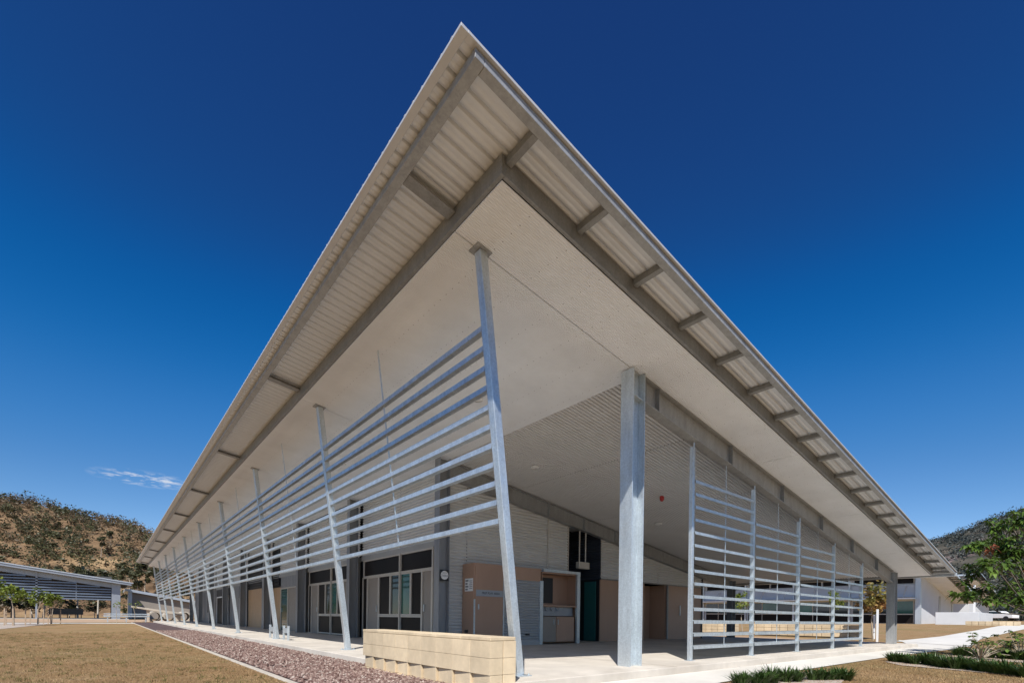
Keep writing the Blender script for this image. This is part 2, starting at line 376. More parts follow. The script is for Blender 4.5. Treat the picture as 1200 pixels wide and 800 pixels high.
tri_beam('outer_beam', M['galv_beam'], [(-1.83, -1.73, -1.48, YE - .05, .14, .222)])
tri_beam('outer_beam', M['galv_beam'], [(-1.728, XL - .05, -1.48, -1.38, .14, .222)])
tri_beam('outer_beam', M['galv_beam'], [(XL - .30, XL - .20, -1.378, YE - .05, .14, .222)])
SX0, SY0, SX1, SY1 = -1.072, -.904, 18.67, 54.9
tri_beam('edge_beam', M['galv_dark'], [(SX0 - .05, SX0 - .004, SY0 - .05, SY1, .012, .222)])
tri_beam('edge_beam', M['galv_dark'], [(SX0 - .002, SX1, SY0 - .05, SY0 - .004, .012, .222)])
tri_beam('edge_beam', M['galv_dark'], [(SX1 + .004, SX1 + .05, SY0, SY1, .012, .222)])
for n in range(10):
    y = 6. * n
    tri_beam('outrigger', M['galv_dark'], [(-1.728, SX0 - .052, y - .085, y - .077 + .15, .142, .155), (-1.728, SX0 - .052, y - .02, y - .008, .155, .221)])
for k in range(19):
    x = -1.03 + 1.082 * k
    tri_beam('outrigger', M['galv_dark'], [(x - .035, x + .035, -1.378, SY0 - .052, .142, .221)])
# soffit panels (fine ribs), separate sheets with dark gaps
m = MB(); xe = 2.58
segy = [SY0, 0.0] + [6. * n for n in range(1, 10)] + [SY1]
for y0, y1 in zip(segy[:-1], segy[1:]): sslab(m, SX0, xe, y0 + .006, y1 - .006, 0, .012)
for x0, x1 in ((xe, 6.78), (6.78, 10.98), (10.98, 15.18), (15.18, SX1)): sslab(m, x0 + .006, x1 - (.006 if x1 < SX1 else 0), SY0 + .006, .13, 0, .012)
sof = m.build('soffit', M['soffit'], pav)
m = MB(); sslab(m, SX0 + .01, SX1 - .01, SY0 + .01, SY1 - .01, .085, .10)
m.build('soffit_backing', M['black'], pav)
# wider corrugated ceiling over the inner rooms
def corr(V, F, fn, u0, u1, v0, v1, pitch, amp, per=8):
    """ribbed sheet: flat crests and narrow valleys, ribs along u, profile across v"""
    o = len(V); prof_ = []; v = v0
    while v < v1 - 1e-6:
        for f_, h in ((0, amp), (.52, amp), (.60, -amp), (.92, -amp)):
            if v + f_ * pitch < v1: prof_.append((v + f_ * pitch, h))
        v += pitch
    prof_.append((v1, amp))
    for v, h in prof_: V.append(fn(u0(v) if callable(u0) else u0, v, h)); V.append(fn(u1(v) if callable(u1) else u1, v, h))
    for i in range(len(prof_) - 1): F.append((o + 2 * i, o + 2 * i + 1, o + 2 * i + 3, o + 2 * i + 2))
V = []; F = []          # steel battens with open gaps; dark sheet above paints their shade
for x0, x1 in ((xe + .01, 5.0), (5.012, 8.3), (8.312, 12.0), (12.012, SX1)):
    v = .131
    while v < 13.0:
        o_ = len(V)
        for y_, h_ in ((v, .03), (v, 0), (v + .056, 0), (v + .056, .03)): V += [(x0, y_, zs(x0) + .03 + h_), (x1, y_, zs(x1) + .03 + h_)]
        F += [(o_ + 2 * i, o_ + 2 * i + 1, o_ + 2 * i + 3, o_ + 2 * i + 2) for i in range(3)]; v += .09
fast_mesh('ceiling', V, F, M['ceiling'], pav)
m = MB(); sslab(m, xe + .005, SX1 - .02, .135, 13.0, .068, .08); m.build('ceiling_gap_shade', M['gap_shade'], pav)

def isec(m, cx, cy, z0, z1, dx, bf, tf=.016, tw=.011):       # H column, depth along x, flanges across y
    m.box(cx - dx / 2, cx - dx / 2 + tf, cy - bf / 2, cy + bf / 2, z0, z1)
    m.box(cx + dx / 2 - tf, cx + dx / 2, cy - bf / 2, cy + bf / 2, z0, z1)
    m.box(cx - dx / 2 + tf, cx + dx / 2 - tf, cy - tw / 2, cy + tw / 2, z0, z1)
C1, C2 = 2.4436, 17.782
def column(cx, cy, mat, z1):
    m = MB(); isec(m, cx, cy, .0, z1, .315, .255); c = m.build('column', mat, pav, bevel=.004)
    return c
column(C1, 0.03, M['galv'], zs(C1) - .012)
for n in range(1, 10): column(C1, 6. * n, M['concol'], zs(C1) - .012)
for n in range(0, 4): column(C2, 6. * n + (.03 if n == 0 else 0), M['concol'] if n else M['galv_beam'], zs(C2) - .03)  # far front column takes darker steel: its roof shade is in the colour
def girder(y, x0, x1, mat, top=-.004, depth=.43, bf=.18, tf=.016):
    m = MB()
    sslab(m, x0, x1, y - bf / 2, y + bf / 2, top - tf, top)
    sslab(m, x0, x1, y - bf / 2, y + bf / 2, top - depth, top - depth + tf)
    sslab(m, x0, x1, y - .006, y + .006, top - depth + tf, top - tf)
    g = m.build('girder', mat, pav, bevel=.003)
    return g
def stiff(g, y, xs_, mat, top=-.004, depth=.43, bf=.17, tf=.016):
    for x in xs_:
        m = MB(); sslab(m, x - .008, x + .008, y - bf / 2, y - .007, top - depth + tf + .001, top - tf - .001)
        m.build('stiffener', mat, g)
P0, PS = 4.335, 2.5264
g = girder(.03, C1 + .16, C2 - .16, M['galv_beam']); stiff(g, .03, [C1 + .24, C1 + .62] + [P0 + PS * k - 1.2 for k in (1, 2, 3, 4)] + [P0 + PS * 4 + 1.3], M['galv_dark'])
g = girder(6.0, C1 + .16, C2 - .16, M['galv_beam']); stiff(g, 6.0, [4.6, 6.2, 7.8, 9.4, 11.0], M['galv_beam'])
m = MB()     # connection stub between first column and its girder
sslab(m, C1 - .14, C1 + .14, .03 - .10, .03 + .10, -.45, -.436); m.build('bearing_plate', M['galv'], pav)

# --- left wall (facing the lawn), plane x = 2.75
WX = 2.75
V = []; F = []
for n in range(1, 9):
    y0, y1 = 6. * n + .13, 6. * n + 5.87
    for a_, b_ in ((y0, y0 + 2.86), (y0 + 2.872, y1)):
        corr(V, F, lambda u, v, h: (WX + .02 - h, u, v), a_, b_, 2.87, zs(WX) - .015, .089, .017)
wall = fast_mesh('wall', V, F, M['clad'], pav); wall['label'] = 'horizontal ribbed steel cladding above the windows'
m = MB()
m.box(WX + .10, WX + .18, 6.2, 54.0, 0.0, zs(WX) - .05); m.box(15.4, 15.5, 6.1, 54., 0, zs(15.5) - .02); m.box(WX + .18, 15.4, 53.9, 54.0, 0, 3.2)
m.build('wall_lining', M['black'], pav)
m = MB()
for n in range(1, 9): m.box(WX - .045, WX + .09, 6. * n + .16, 6. * n + 5.84, 2.70, 2.86)
m.build('head_flashing', M['greyband'], pav, bevel=.004)

def opening(kind, ya, yb, z0, z1, fr=.045, mat=None, frame=None, parent=pav, x=WX, handle=None):
    """frame + infill facing -x, a part with its infill as sub-part"""
    frame = frame or M['frame']; m = MB()
    m.box(x - .05, x + .03, ya, ya + fr, z0, z1); m.box(x - .05, x + .03, yb - fr, yb, z0, z1)
    m.box(x - .048, x + .03, ya + fr, yb - fr, z1 - fr, z1)
    if z0 > .2 or kind != 'door': m.box(x - .048, x + .03, ya + fr, yb - fr, z0, z0 + fr)
    if kind == 'door':
        d = MB(); d.box(x - .02, x + .02, ya + fr, yb - fr, z0 + .01, z1 - fr); o = d.build('door', mat, parent)
        m.build('frame', frame, o, bevel=.003)
        if handle:
            h = MB(); yh = ya + fr + .09 if handle > 0 else yb - fr - .09
            h.box(x - .06, x - .021, yh - .015, yh + .015, .92, 1.12); h.build('handle', M['galv'], o, bevel=.004)
    else:
        o = m.build('window', frame, parent, bevel=.003)
        d = MB(); d.box(x - .012, x + .012, ya + fr, yb - fr, z0 + fr, z1 - fr); d.build('pane', mat, o)
    return o
for b in (1, 2):
    o_ = 6. * b
    opening('window', o_ + .90, o_ + 2.86, 2.10, 2.70, .05, M['screenpane']); opening('window', o_ + 2.86, o_ + 5.65, 2.10, 2.70, .05, M['screenpane'])
    opening('door', o_ + .94, o_ + 1.50, 0.0, 2.098, .04, M['taupe'], handle=-1)
    for (a_, b_, gm) in ((1.50, 2.18, 'screenpane'), (2.18, 2.86, 'greenglass'), (2.86, 3.54, 'glass'), (3.54, 4.40, 'screenpane')):
        opening('window', o_ + a_, o_ + b_, .80, 2.097, .045, M[gm])
    opening('window', o_ + 1.50, o_ + 2.86, .03, .797, .05, M['screenpane']); opening('window', o_ + 2.86, o_ + 4.40, .03, .797, .05, M['screenpane'])
    opening('door', o_ + 4.40, o_ + 5.32, 0.0, 2.098, .045, M['taupe'], handle=1)
    opening('window', o_ + 5.32, o_ + 5.72, .0, 2.097, .03, M['screenpane'])
    m = MB(); m.box(WX - .075, WX + .03, o_ + 2.83, o_ + 2.89, 0.0, 2.70); m.box(WX - .08, WX + .03, o_ + .83, o_ + .90, 0, 2.70); m.build('mullion', M['frame'], pav)
    m = MB(); m.box(WX - .03, WX + .05, o_ + .16, o_ + .83, 0, 2.7); m.build('wall_panel', M['greyband'], pav)
o_ = 18.
opening('door', o_ + 1.55, o_ + 2.95, 0, 2.15, .05, M['taupe']); opening('door', o_ + 2.95, o_ + 4.25, 0, 2.15, .07, M['greenglass'], handle=-1)
for a_, b_, z_ in ((o_ + 4.25, o_ + 5.84, 2.2), (26.3, 29.8, 2.3)):
    m = MB(); m.box(WX - .02, WX + .05, a_, b_, 0, z_); m.build('wall_panel', M['tan'], pav)
for a_, b_, z0_ in ((o_ + .16, o_ + 1.55, 0), (o_ + 1.55, o_ + 4.25, 2.15), (24.16, 26.3, 0), (30.16, 35.84, 0), (41.3, 53.8, 0)):
    m = MB(); m.box(WX - .03, WX + .05, a_, b_, z0_, 2.7); m.build('wall_panel', M['concol'], pav)
for (a_, b_) in ((22.6, 23.84), (26.3, 29.8)):          # dark louvred vents over the tan panels
    m = MB(); m.box(WX - .05, WX + .06, a_, a_ + .06, 2.3, 4.4); m.box(WX - .05, WX + .06, b_ - .06, b_, 2.3, 4.4); m.box(WX - .02, WX + .06, a_ + .06, b_ - .06, 2.3, 4.4)
    for z in np.arange(2.36, 4.36, .13): m.bar((WX - .06, a_ + .06, z), (WX - .06, b_ - .06, z), .07, .02, (.5, 0, 1))
    m.build('vent', M['black'], pav)
opening('door', 36.4, 41.2, 0, 2.15, .10, M['screenpane'], M['white']); 
for bx in ((WX - .028, WX + .05, 36.16, 41.3, 2.16, 2.7), (WX - .04, WX + .05, 43.5, 46, .9, 2.4), (WX - .04, WX + .02, 31.4, 32.6, 1.9, 2.68)):
    m = MB(); m.box(*bx); m.build('wall_panel', M['black'], pav)

# --- inner wall facing the corner verandah, plane y = 6.12
V = []; F = []; YW = 6.12
def xtop(z): return (Z0 - z - .03) / K
for (a_, b_, z0) in ((2.62, 3.3, 0.02), (3.301, 4.55, 2.18), (4.56, 7.22, 2.18), (8.84, 12.2, 2.13), (12.21, 15.4, 2.13)):
    corr(V, F, lambda u, v, h: (u, YW - h, v), a_, (lambda v, b_=b_, a_=a_: max(a_, min(b_, xtop(v)))), z0, zs(a_) - .02, .089, .017)
w2 = fast_mesh('wall', V, F, M['clad'], pav)
for bx in ((7.20, 7.235, YW - .03, YW + .02, 2.24, zs(7.2) - .4), (2.60, 2.635, YW - .03, YW + .02, 0, 4.6)):
    m = MB(); m.box(*bx); m.build('wall_trim', M['frame'], pav)
# dark recess with navy return wall, conduits and speaker
V = []; F = []; corr(V, F, lambda u, v, h: (8.83 - h, u, v), YW, 7.6, 2.13, zs(8.83) - .02, .089, .017)
fast_mesh('wall', V, F, M['clad_dark'], pav)
m = MB(); m.box(7.24, 8.9, 7.6, 7.68, 0, 4.2); m.box(7.18, 7.235, YW + .02, 7.6, 0, 4.2); m.box(2.6, 15.4, YW + .08, YW + .12, 4.0, 4.7) ; m.build('wall_lining', M['black'], pav)
opening_y = []
def opening_front(name, xa, xb, z0, z1, mat, frame, y, fr=.045, handle=None):
    d = MB(); d.box(xa + fr, xb - fr, y - .02, y + .02, z0 + .01, z1 - fr); o = d.build(name, mat, pav)
    m = MB(); m.box(xa, xa + fr, y - .05, y + .03, z0, z1); m.box(xb - fr, xb, y - .05, y + .03, z0, z1); m.box(xa + fr, xb - fr, y - .048, y + .03, z1 - fr, z1); m.build('frame', frame, o)
    if handle: h = MB(); h.tube([(handle, y - .06, 1.02), (handle, y - .02, 1.02)], .03, 10); h.build('handle', M['galv'], o)
    return o
opening_front('door', 8.0, 8.8, 0, 2.1, M['tealdoor'], M['black'], 7.3, handle=8.1)
for bx in ((8.83, 11.35, YW, YW + .05), (12.8, 15.4, YW, YW + .05), (11.35, 11.40, YW + .051, 6.9), (12.75, 12.80, YW + .051, 6.9), (11.4, 12.75, 6.86, 6.9)):
    m = MB(); m.box(*bx, 0, 2.12); m.build('wall_panel', M['brown'], pav, bevel=.003)
m = MB(); m.box(8.80, 8.829, YW + .03, 7.6, 0, 2.128); m.build('wall_panel', M['black'], pav)
m = MB(); m.box(8.77, 8.798, 6.28, 6.80, .01, 2.06); m.build('door', M['tealdoor'], pav, bevel=.003)
for bx in ((12.78, 12.86, YW - .06, YW - .002, 0, 2.12), (8.83, 15.4, YW - .05, YW - .004, 2.12, 2.16)):
    m = MB(); m.box(*bx); m.build('wall_trim', M['galv_dark'], pav)
m = MB(); m.bar((13.7, YW - .05, .95), (13.7, YW - .05, 1.35), .03, .03, (1, 0, 0)); m.build('door_pull', M['galv'], pav)
for x in (4.55, 6.3):
    m = MB(); m.tube([(x, YW - .04, 2.2), (x, YW - .04, zs(x) - .45)], .018, 8); m.build('conduit', M['frame'], pav)

# --- kiosk cupboard and wash alcove
KY = 5.55
ks = empty('storage_kiosk', (4.4, KY, 0), 'brown panelled cupboard with grey roller shutter against the inner wall', 'cupboard')
m = MB(); m.box(3.16, 3.20, KY + .02, YW - .02, 0, 2.2); m.box(3.2, 5.60, YW - .06, YW - .03, 0, 2.2); m.box(3.2, 5.6, KY + .04, YW - .06, 2.16, 2.2); m.box(4.15, 5.52, KY, KY + .035, 1.84, 2.2)
m.build('carcass', M['brown'], ks, bevel=.003)
d = MB(); d.box(3.20, 4.13, KY, KY + .03, .06, 2.2); d = d.build('door', M['brown'], ks, bevel=.003)
h = MB(); h.box(3.28, 3.31, KY - .035, KY - .001, .98, 1.12); h.build('handle', M['galv'], d, bevel=.004)
V = []; F = []; corr(V, F, lambda u, v, h: (u, KY + .03 - h, v), 4.17, 5.50, .1, 1.84, .075, .012); 
sh = fast_mesh('roller_shutter', V, F, M['roller'], ks)
m = MB(); m.box(4.17, 5.50, KY - .005, KY + .035, .0, .1); m.build('bottom_rail', M['roller'], sh); m = MB(); m.box(4.95, 5.1, KY - .02, KY - .006, .28, .33); m.build('lock', M['black'], sh)
for bx in ((3.155, 3.198, KY - .01, KY + .018, 0, 1.25), (4.133, 4.168, KY - .01, KY + .03, 0, 1.84), (5.50, 5.62, KY - .012, KY + .05, 0, 1.86)):
    m = MB(); m.box(*bx); m.build('corner_trim', M['galv'], ks, bevel=.003)
m = MB(); m.box(3.12, 3.158, 5.80, 5.92, .36, .44); m.build('socket', M['black'], ks, bevel=.004)
al = empty('wash_alcove', (6.4, KY, 0), 'steel framed wash alcove with counter and brown cabinets right of the roller shutter', 'wash station')
m = MB(); m.box(7.06, 7.19, KY - .02, KY + .06, 0, 2.14); m.box(5.63, 7.19, KY - .022, KY + .06, 2.14, 2.22); m.build('frame', M['galv'], al, bevel=.004)
m = MB(); m.box(5.63, 7.19, YW - .05, YW - .02, 0, 2.14); m.box(7.15, 7.19, KY + .062, YW - .05, 0, 2.14); m.box(5.62, 5.65, KY + .062, YW - .05, 0, 2.14); m.box(5.65, 7.15, KY + .062, YW - .05, 2.10, 2.139); m.build('lining', M['brown'], al)
m = MB(); m.box(5.652, 7.148, KY + .02, YW - .052, 1.12, 1.17); m.build('shelf', M['brown'], al, bevel=.004)
m = MB(); m.box(5.652, 7.05, KY + .16, YW - .1, .84, 1.119); m.build('splashback', M['sinksteel'], al, bevel=.004)
for (a_, b_, mm) in ((5.66, 6.20, 'taupe'), (6.22, 6.98, 'brown')):
    m = MB(); m.box(a_, b_, KY + .03, KY + .4, .07, .82); c = m.build('cabinet', M[mm], al, bevel=.005)
    h = MB(); xh = b_ - .12 if a_ < 6 else a_ + .05; h.bar((xh, KY + .01, .58), (xh, KY + .01, .74), .015, .03, (0, 1, 0)); h.build('handle', M['galv'], c)
m = MB(); m.box(5.70, 6.50, YW - .075, YW - .052, 1.24, 2.02); m.build('notice_board', M['black'], al, bevel=.004)
for x in (5.85, 6.08, 6.32):
    m = MB(); m.tube([(x, KY + .155, 1.0), (x, KY + .08, 1.02), (x, KY + .06, .97)], .014, 8); m.tube([(x, KY + .155, 1.06), (x, KY + .12, 1.06)], .026, 10); m.build('tap', M['galv'], al, smooth=True)

def text_obj(name, body, size, mat, loc, rot, parent, wide=1.0):
    cu = bpy.data.curves.new(name, 'FONT'); cu.body = body; cu.size = size; cu.align_x = 'CENTER'; cu.align_y = 'CENTER'; cu.extrude = .0012
    t_ = bpy.data.objects.new(name, cu); COL.objects.link(t_)
    dg = bpy.context.evaluated_depsgraph_get(); me = bpy.data.meshes.new_from_object(t_.evaluated_get(dg)); bpy.data.objects.remove(t_)
    me.transform(Matrix.Translation(loc) @ Matrix.Rotation(rot[2], 4, 'Z') @ Matrix.Rotation(rot[0], 4, 'X') @ Matrix.Diagonal((wide, 1, 1, 1)))
    return link(name, me, mat, parent)
s = empty('name_plate', (3.66, KY - .005, 1.42), 'grey name plate with dark lettering on the brown cupboard door', 'sign')
m = MB(); m.box(3.22, 4.11, KY - .012, KY - .002, 1.33, 1.50); m.build('plate', M['plate'], s, bevel=.003)
text_obj('lettering', 'PREP PLAY AREA', .085, M['ink'], (3.70, KY - .014, 1.415), (pi / 2, 0, 0), s, .95)
s = empty('paper_notice', (3.155, 5.78, 1.6), 'white printed notice on the side of the brown cupboard', 'notice')
m = MB(); m.box(3.150, 3.157, 5.60, 5.97, 1.46, 1.80); m.build('sheet', M['paper'], s)
m = MB()
for (y0, y1, z) in ((5.80, 5.94, 1.74), (5.84, 5.94, 1.66), (5.80, 5.94, 1.585), (5.83, 5.94, 1.51), (5.62, 5.76, 1.73), (5.62, 5.74, 1.68), (5.62, 5.76, 1.63), (5.62, 5.75, 1.58), (5.62, 5.76, 1.53)):
    m.box(3.1475, 3.149, y0, y1, z - (.022 if y0 > 5.77 else .008), z + (.022 if y0 > 5.77 else .008))
m.build('print', M['greytext'], s)
s = empty('room_sign', (C1 - .02, 5.87, 1.78), 'square black sign with a white disc reading a number on the grey corner column', 'sign')
m = MB(); m.box(C1 - .135, C1 + .115, 5.84, 5.865, 1.70, 1.98); m.build('plate', M['black'], s, bevel=.003)
m = MB(); m.tube([(C1 - .01, 5.839, 1.84), (C1 - .01, 5.834, 1.84)], .112, 28); m.build('disc', M['white'], s)
text_obj('lettering', '7/09A', .085, M['greytext'], (C1 - .01, 5.832, 1.82), (pi / 2, 0, 0), s); text_obj('lettering', 'BLOCK', .042, M['greytext'], (C1 - .01, 5.832, 1.90), (pi / 2, 0, 0), s)
s = empty('wall_speaker', (7.8, 6.0, 2.5), 'small beige speaker box under two conduits in the dark recess', 'speaker')
m = MB(); m.box(7.56, 8.06, 5.93, 6.08, 2.40, 2.62); m.build('box', M['frame'], s, bevel=.01)
m = MB(); m.tube([(7.66, 6.02, 2.62), (7.66, 6.02, zs(7.66) - .46)], .022, 8); m.tube([(7.95, 6.02, 2.62), (7.95, 6.02, zs(7.95) - .46)], .022, 8); m.build('conduit', M['frame'], s)
s = empty('alarm_beacon', (7.5, 2.84, zs(7.5)), 'small red round alarm beacon on the ceiling behind the first column', 'alarm')
m = MB(); z = zs(7.5); m.tube([(7.5, 2.84, z + .04), (7.5, 2.84, z - .05), (7.5, 2.84, z - .10)], [.06, .06, .03], 14); m.build('dome', M['red'], s, smooth=False)
lights = [(1.3, 2.85, 'round ceiling light in the pale soffit near the first leaning post'), (4.17, 4.36, 'round ceiling light over the brown cupboard'), (9.44, 4.24, 'round ceiling light right of the first steel column'), (.9, 8.9, 'round ceiling light in the soffit above the nearest windows')]
for x, y, lb in lights:
    s = empty('ceiling_light', (x, y, zs(x)), lb, 'light', 'round lights in the ceiling'); z = zs(x) + (.022 if x > 2.6 else 0)
    m = MB(); m.tube([(x, y, z + .01), (x, y, z - .03)], .10, 20, False); m.tube([(x, y, z - .03), (x, y, z - .035)], [.10, .085], 20, False); m.build('ring', M['white'], s)
    m = MB(); m.tube([(x, y, z - .01), (x, y, z - .018)], .086, 20); m.build('diffuser', M['paper'], s)

# ------------------------------------------------------------------ leaning louvre screen (left)
T = .696 / zs(-.696)           # outward lean per metre of height
ls = empty('louvre_screen', (0, 27, 0), 'long leaning galvanised louvre screen on ten raking posts along the lawn side', 'screen')
for n in range(10):
    y = 6. * n; zt = zs(-.70) - .012
    m = MB(); m.bar((0, y, .012), (-T * zt, y, zt), .118, .118, (0, 1, 0)); p = m.build('post', M['galv'], ls, bevel=.008)
    m = MB(); m.box(-.13, .13, y - .13, y + .13, 0.001, .014); 
    for dx in (-.1, .1):
        for dy in (-.1, .1): m.tube([(dx, y + dy, .014), (dx, y + dy, .035)], .012, 6)
    m.build('base_plate', M['galv'], p)
    m = MB(); x0 = -.70; m.hexa([(x0 - .11, y - .10, zs(x0 - .11) - .014), (x0 + .11, y - .10, zs(x0 + .11) - .014), (x0 + .11, y + .10, zs(x0 + .11) - .014), (x0 - .11, y + .10, zs(x0 - .11) - .014)],
                               [(x0 - .11, y - .10, zs(x0 - .11) - .002), (x0 + .11, y - .10, zs(x0 + .11) - .002), (x0 + .11, y + .10, zs(x0 + .11) - .002), (x0 - .11, y + .10, zs(x0 - .11) - .002)])
    m.build('head_plate', M['galv_beam'], p)
RZ = [2.035 + .2385 * k for k in range(11)]
for b in range(9):
    for z in RZ:
        m = MB(); y0, y1 = 6 * b + .075, 6 * b + 5.925; x = -T * z - .005
        m.box(x - .041, x + .041, y0, y1, z + .028, z + .033); m.box(x - .041, x + .041, y0, y1, z - .036, z - .031)
        m.box(x - .041, x - .036, y0, y1, z - .031, z + .028); m.box(x + .036, x + .041, y0, y1, z - .031, z + .028)
        m.build('louvre_rail', M['galv'], ls)
    m = MB(); y = 6 * b + 3.0; za = zs(-.69); m.bar((-T * 1.97, y, 1.97), (-T * za, y, za), .012, .03, (0, 1, 0)); m.build('tie_rod', M['galv'], ls)
    m = MB()
    for yy_ in (6 * b + .068, 6 * b + 5.932):
        for z in RZ: m.box(-T * z - .03, -T * z + .03, yy_ - .006, yy_ + .006, z - .02, z + .02)
    m.build('cleat', M['galv_dark'], ls)

# vertical louvre screen (right)
rs = empty('louvre_screen', (P0 + 5, .06, 0), 'upright galvanised louvre screen on five posts between the two main columns', 'screen')
PY = .064
for k in range(5):
    x = P0 + PS * k; zt = zs(x) - .52
    m = MB(); m.box(x - .038, x + .038, PY - .038, PY + .038, .008, zt); p = m.build('post', M['galv'], rs, bevel=.006)
    m = MB(); m.tube([(x, PY - .03, zt), (x, PY - .03, zs(x) - .434)], .014, 8); m.build('hanger', M['galv'], p)
    m = MB(); m.box(x - .08, x + .08, PY - .07, PY + .07, .0005, .0078); m.build('base_plate', M['galv'], p)
for b in range(4):
    x0, x1 = P0 + PS * b + .042, P0 + PS * (b + 1) - .042; zlim = zs(P0 + PS * (b + 1)) - .52 - .22
    k = 0
    while .245 + .243 * k < zlim:
        z = .245 + .243 * k
        m = MB(); m.bar((x0, PY - .055, z), (x1, PY - .055, z), .006, .054, (0, 0, 1))
        m.hexa([(x0, PY - .052, z + .024), (x1, PY - .052, z + .024), (x1, PY + .075, z + .040), (x0, PY + .075, z + .040)],
               [(x0, PY - .052, z + .030), (x1, PY - .052, z + .030), (x1, PY + .075, z + .046), (x0, PY + .075, z + .046)])
        m.build('louvre_blade', M['galv'], rs); k += 1
    m = MB(); xm = (x0 + x1) / 2; m.bar((xm, PY - .02, .28), (xm, PY - .02, zs(xm) - .436), .022, .008, (0, 1, 0)); m.build('tie_rod', M['galv'], rs)

# small steel hoops beside the third raking post
for y, lb in ((12.75, 'small galvanised hoop left of the third raking post'), (11.1, 'small galvanised hoop right of the third raking post')):
    h = empty('steel_hoop', (.03, y, 0), lb, 'hoop', 'small hoops on the verandah edge')
    for dy in (-.24, .24):
        m = MB(); m.box(-.03 + .03, .03 + .03, y + dy - .03, y + dy + .03, 0.001, .44); m.build('leg', M['galv'], h, bevel=.004)
    m = MB(); m.box(0, .06, y - .21, y + .21, .22, .37); m.build('crossbar', M['galv'], h, bevel=.004)

# ------------------------------------------------------------------ sandstone block seat wall
bw = empty('block_wall', (-.66, 1.3, 0), 'low sandstone block wall in front of the first raking post', 'wall')
FX, BX, YA, YB = -.85, -.46, -.5, 3.12
def blockrow(name, z0, z1, mat, joints, saw=False, proud=0):
    m = MB(); n = joints; L_ = (YB - YA) / n
    for k in range(n):
        g_ = .0035 if saw else .0025; y0 = YA + L_ * k + g_; y1 = YA + L_ * (k + 1) - g_
        if saw:     # each block turned in plan: its far end set back
            m.hexa([(FX + .006, y0, z0), (BX - .2, y0, z0), (BX - .2, y1, z0), (FX + .042, y1, z0)], [(FX + .006, y0, z1), (BX - .2, y0, z1), (BX - .2, y1, z1), (FX + .042, y1, z1)])
        else: m.box(FX - proud, FX + .19, y0, y1, z0, z1)
        m.box(FX + .2, BX, y0, y1, z0, z1)
    o = m.build(name, mat, bw, bevel=.005 if saw else .002); return o
blockrow('block_course', -.32, -.092, M['block'], 9); blockrow('block_course', -.088, .100, M['block'], 9, True); blockrow('block_course', .104, .298, M['block'], 9); blockrow('block_course', .302, .498, M['block'], 9)
m = MB(); L_ = (YB - YA + .02) / 6
for k in range(6): m.box(FX + .004, BX - .004, YA + .005 + L_ * k, YA + L_ * (k + 1) + .003, .502, .545)
m.build('capping', M['block'], bw, bevel=.006)
m = MB(); m.box(FX + .13, BX - .01, YA + .03, YB - .03, -.3, .503); m.build('core', M['mortar'], bw)

# ------------------------------------------------------------------ far buildings
def pavilion_far(name, label, ox, oy, oz, depth_y, nb, screen=False, wall_y=2.2):
    """pavilion of the same family, high eave facing -x, gable facing -y (ox,oy = wall corner)"""
    e = empty(name, (ox, oy, oz), label, 'building')
    zt = lambda x: oz + 4.80 - K * (x - ox)
    def sl(m, x0, x1, y0, y1, d0, d1):
        m.hexa([(x0, y0, zt(x0) + d0), (x1, y0, zt(x1) + d0), (x1, y1, zt(x1) + d0), (x0, y1, zt(x0) + d0)], [(x0, y0, zt(x0) + d1), (x1, y0, zt(x1) + d1), (x1, y1, zt(x1) + d1), (x0, y1, zt(x0) + d1)])
    ye = oy - wall_y; yb = oy + depth_y
    m = MB(); sl(m, ox - 3.8, ox + 16.8, ye, yb, .26, .34); r = m.build('roof', M['deck'], e)
    m = MB(); sl(m, ox - 3.86, ox - 3.8, ye - .05, yb, .2, .36); sl(m, ox - 3.8, ox + 16.8, ye - .05, ye, .2, .36); m.build('roof_capping', M['zinc'], r)
    m = MB(); sl(m, ox - 2.9, ox + 16.2, ye + .6, yb, 0, .02); m.build('soffit', M['soffit'], e)
    m = MB(); sl(m, ox - 2.95, ox - 2.9, ye + .55, yb, 0, .25); sl(m, ox - 2.9, ox + 16.2, ye + .55, ye + .6, 0, .25); sl(m, ox - 3.7, ox - 3.6, ye, yb, .12, .25); sl(m, ox - 3.6, ox + 16.7, ye + .02, ye + .12, .12, .25); m.build('edge_beam', M['galv_dark'], e)
    for k in range(18):
        m = MB(); x = ox - 2.8 + 1.08 * k; sl(m, x - .035, x + .035, ye + .12, ye + .55, .13, .25); m.build('outrigger', M['galv_dark'], e)
    m = MB()
    x0, x1 = ox, ox + 15.5
    m.hexa([(x0, oy, oz - .5), (x1, oy, oz - .5), (x1, yb, oz - .5), (x0, yb, oz - .5)], [(x0, oy, zt(x0)), (x1, oy, zt(x1)), (x1, yb, zt(x1)), (x0, yb, zt(x0))])
    w = m.build('wall', M['b2wall'], e)
    return e, zt
B2, zt2 = pavilion_far('classroom_building', 'pale rendered building with blue upper panels and dark windows behind the screen', 55.6, 6.5, .60, 34, 6)
def fpart(parent, x, ya, yb, z0, z1, mat, name, d=.06, lab=None):
    m = MB(); m.box(x - d, x - .003, ya, yb, z0, z1); o = m.build(name, mat, parent)
    if lab: o['label'] = lab
    return o
fx = 55.6
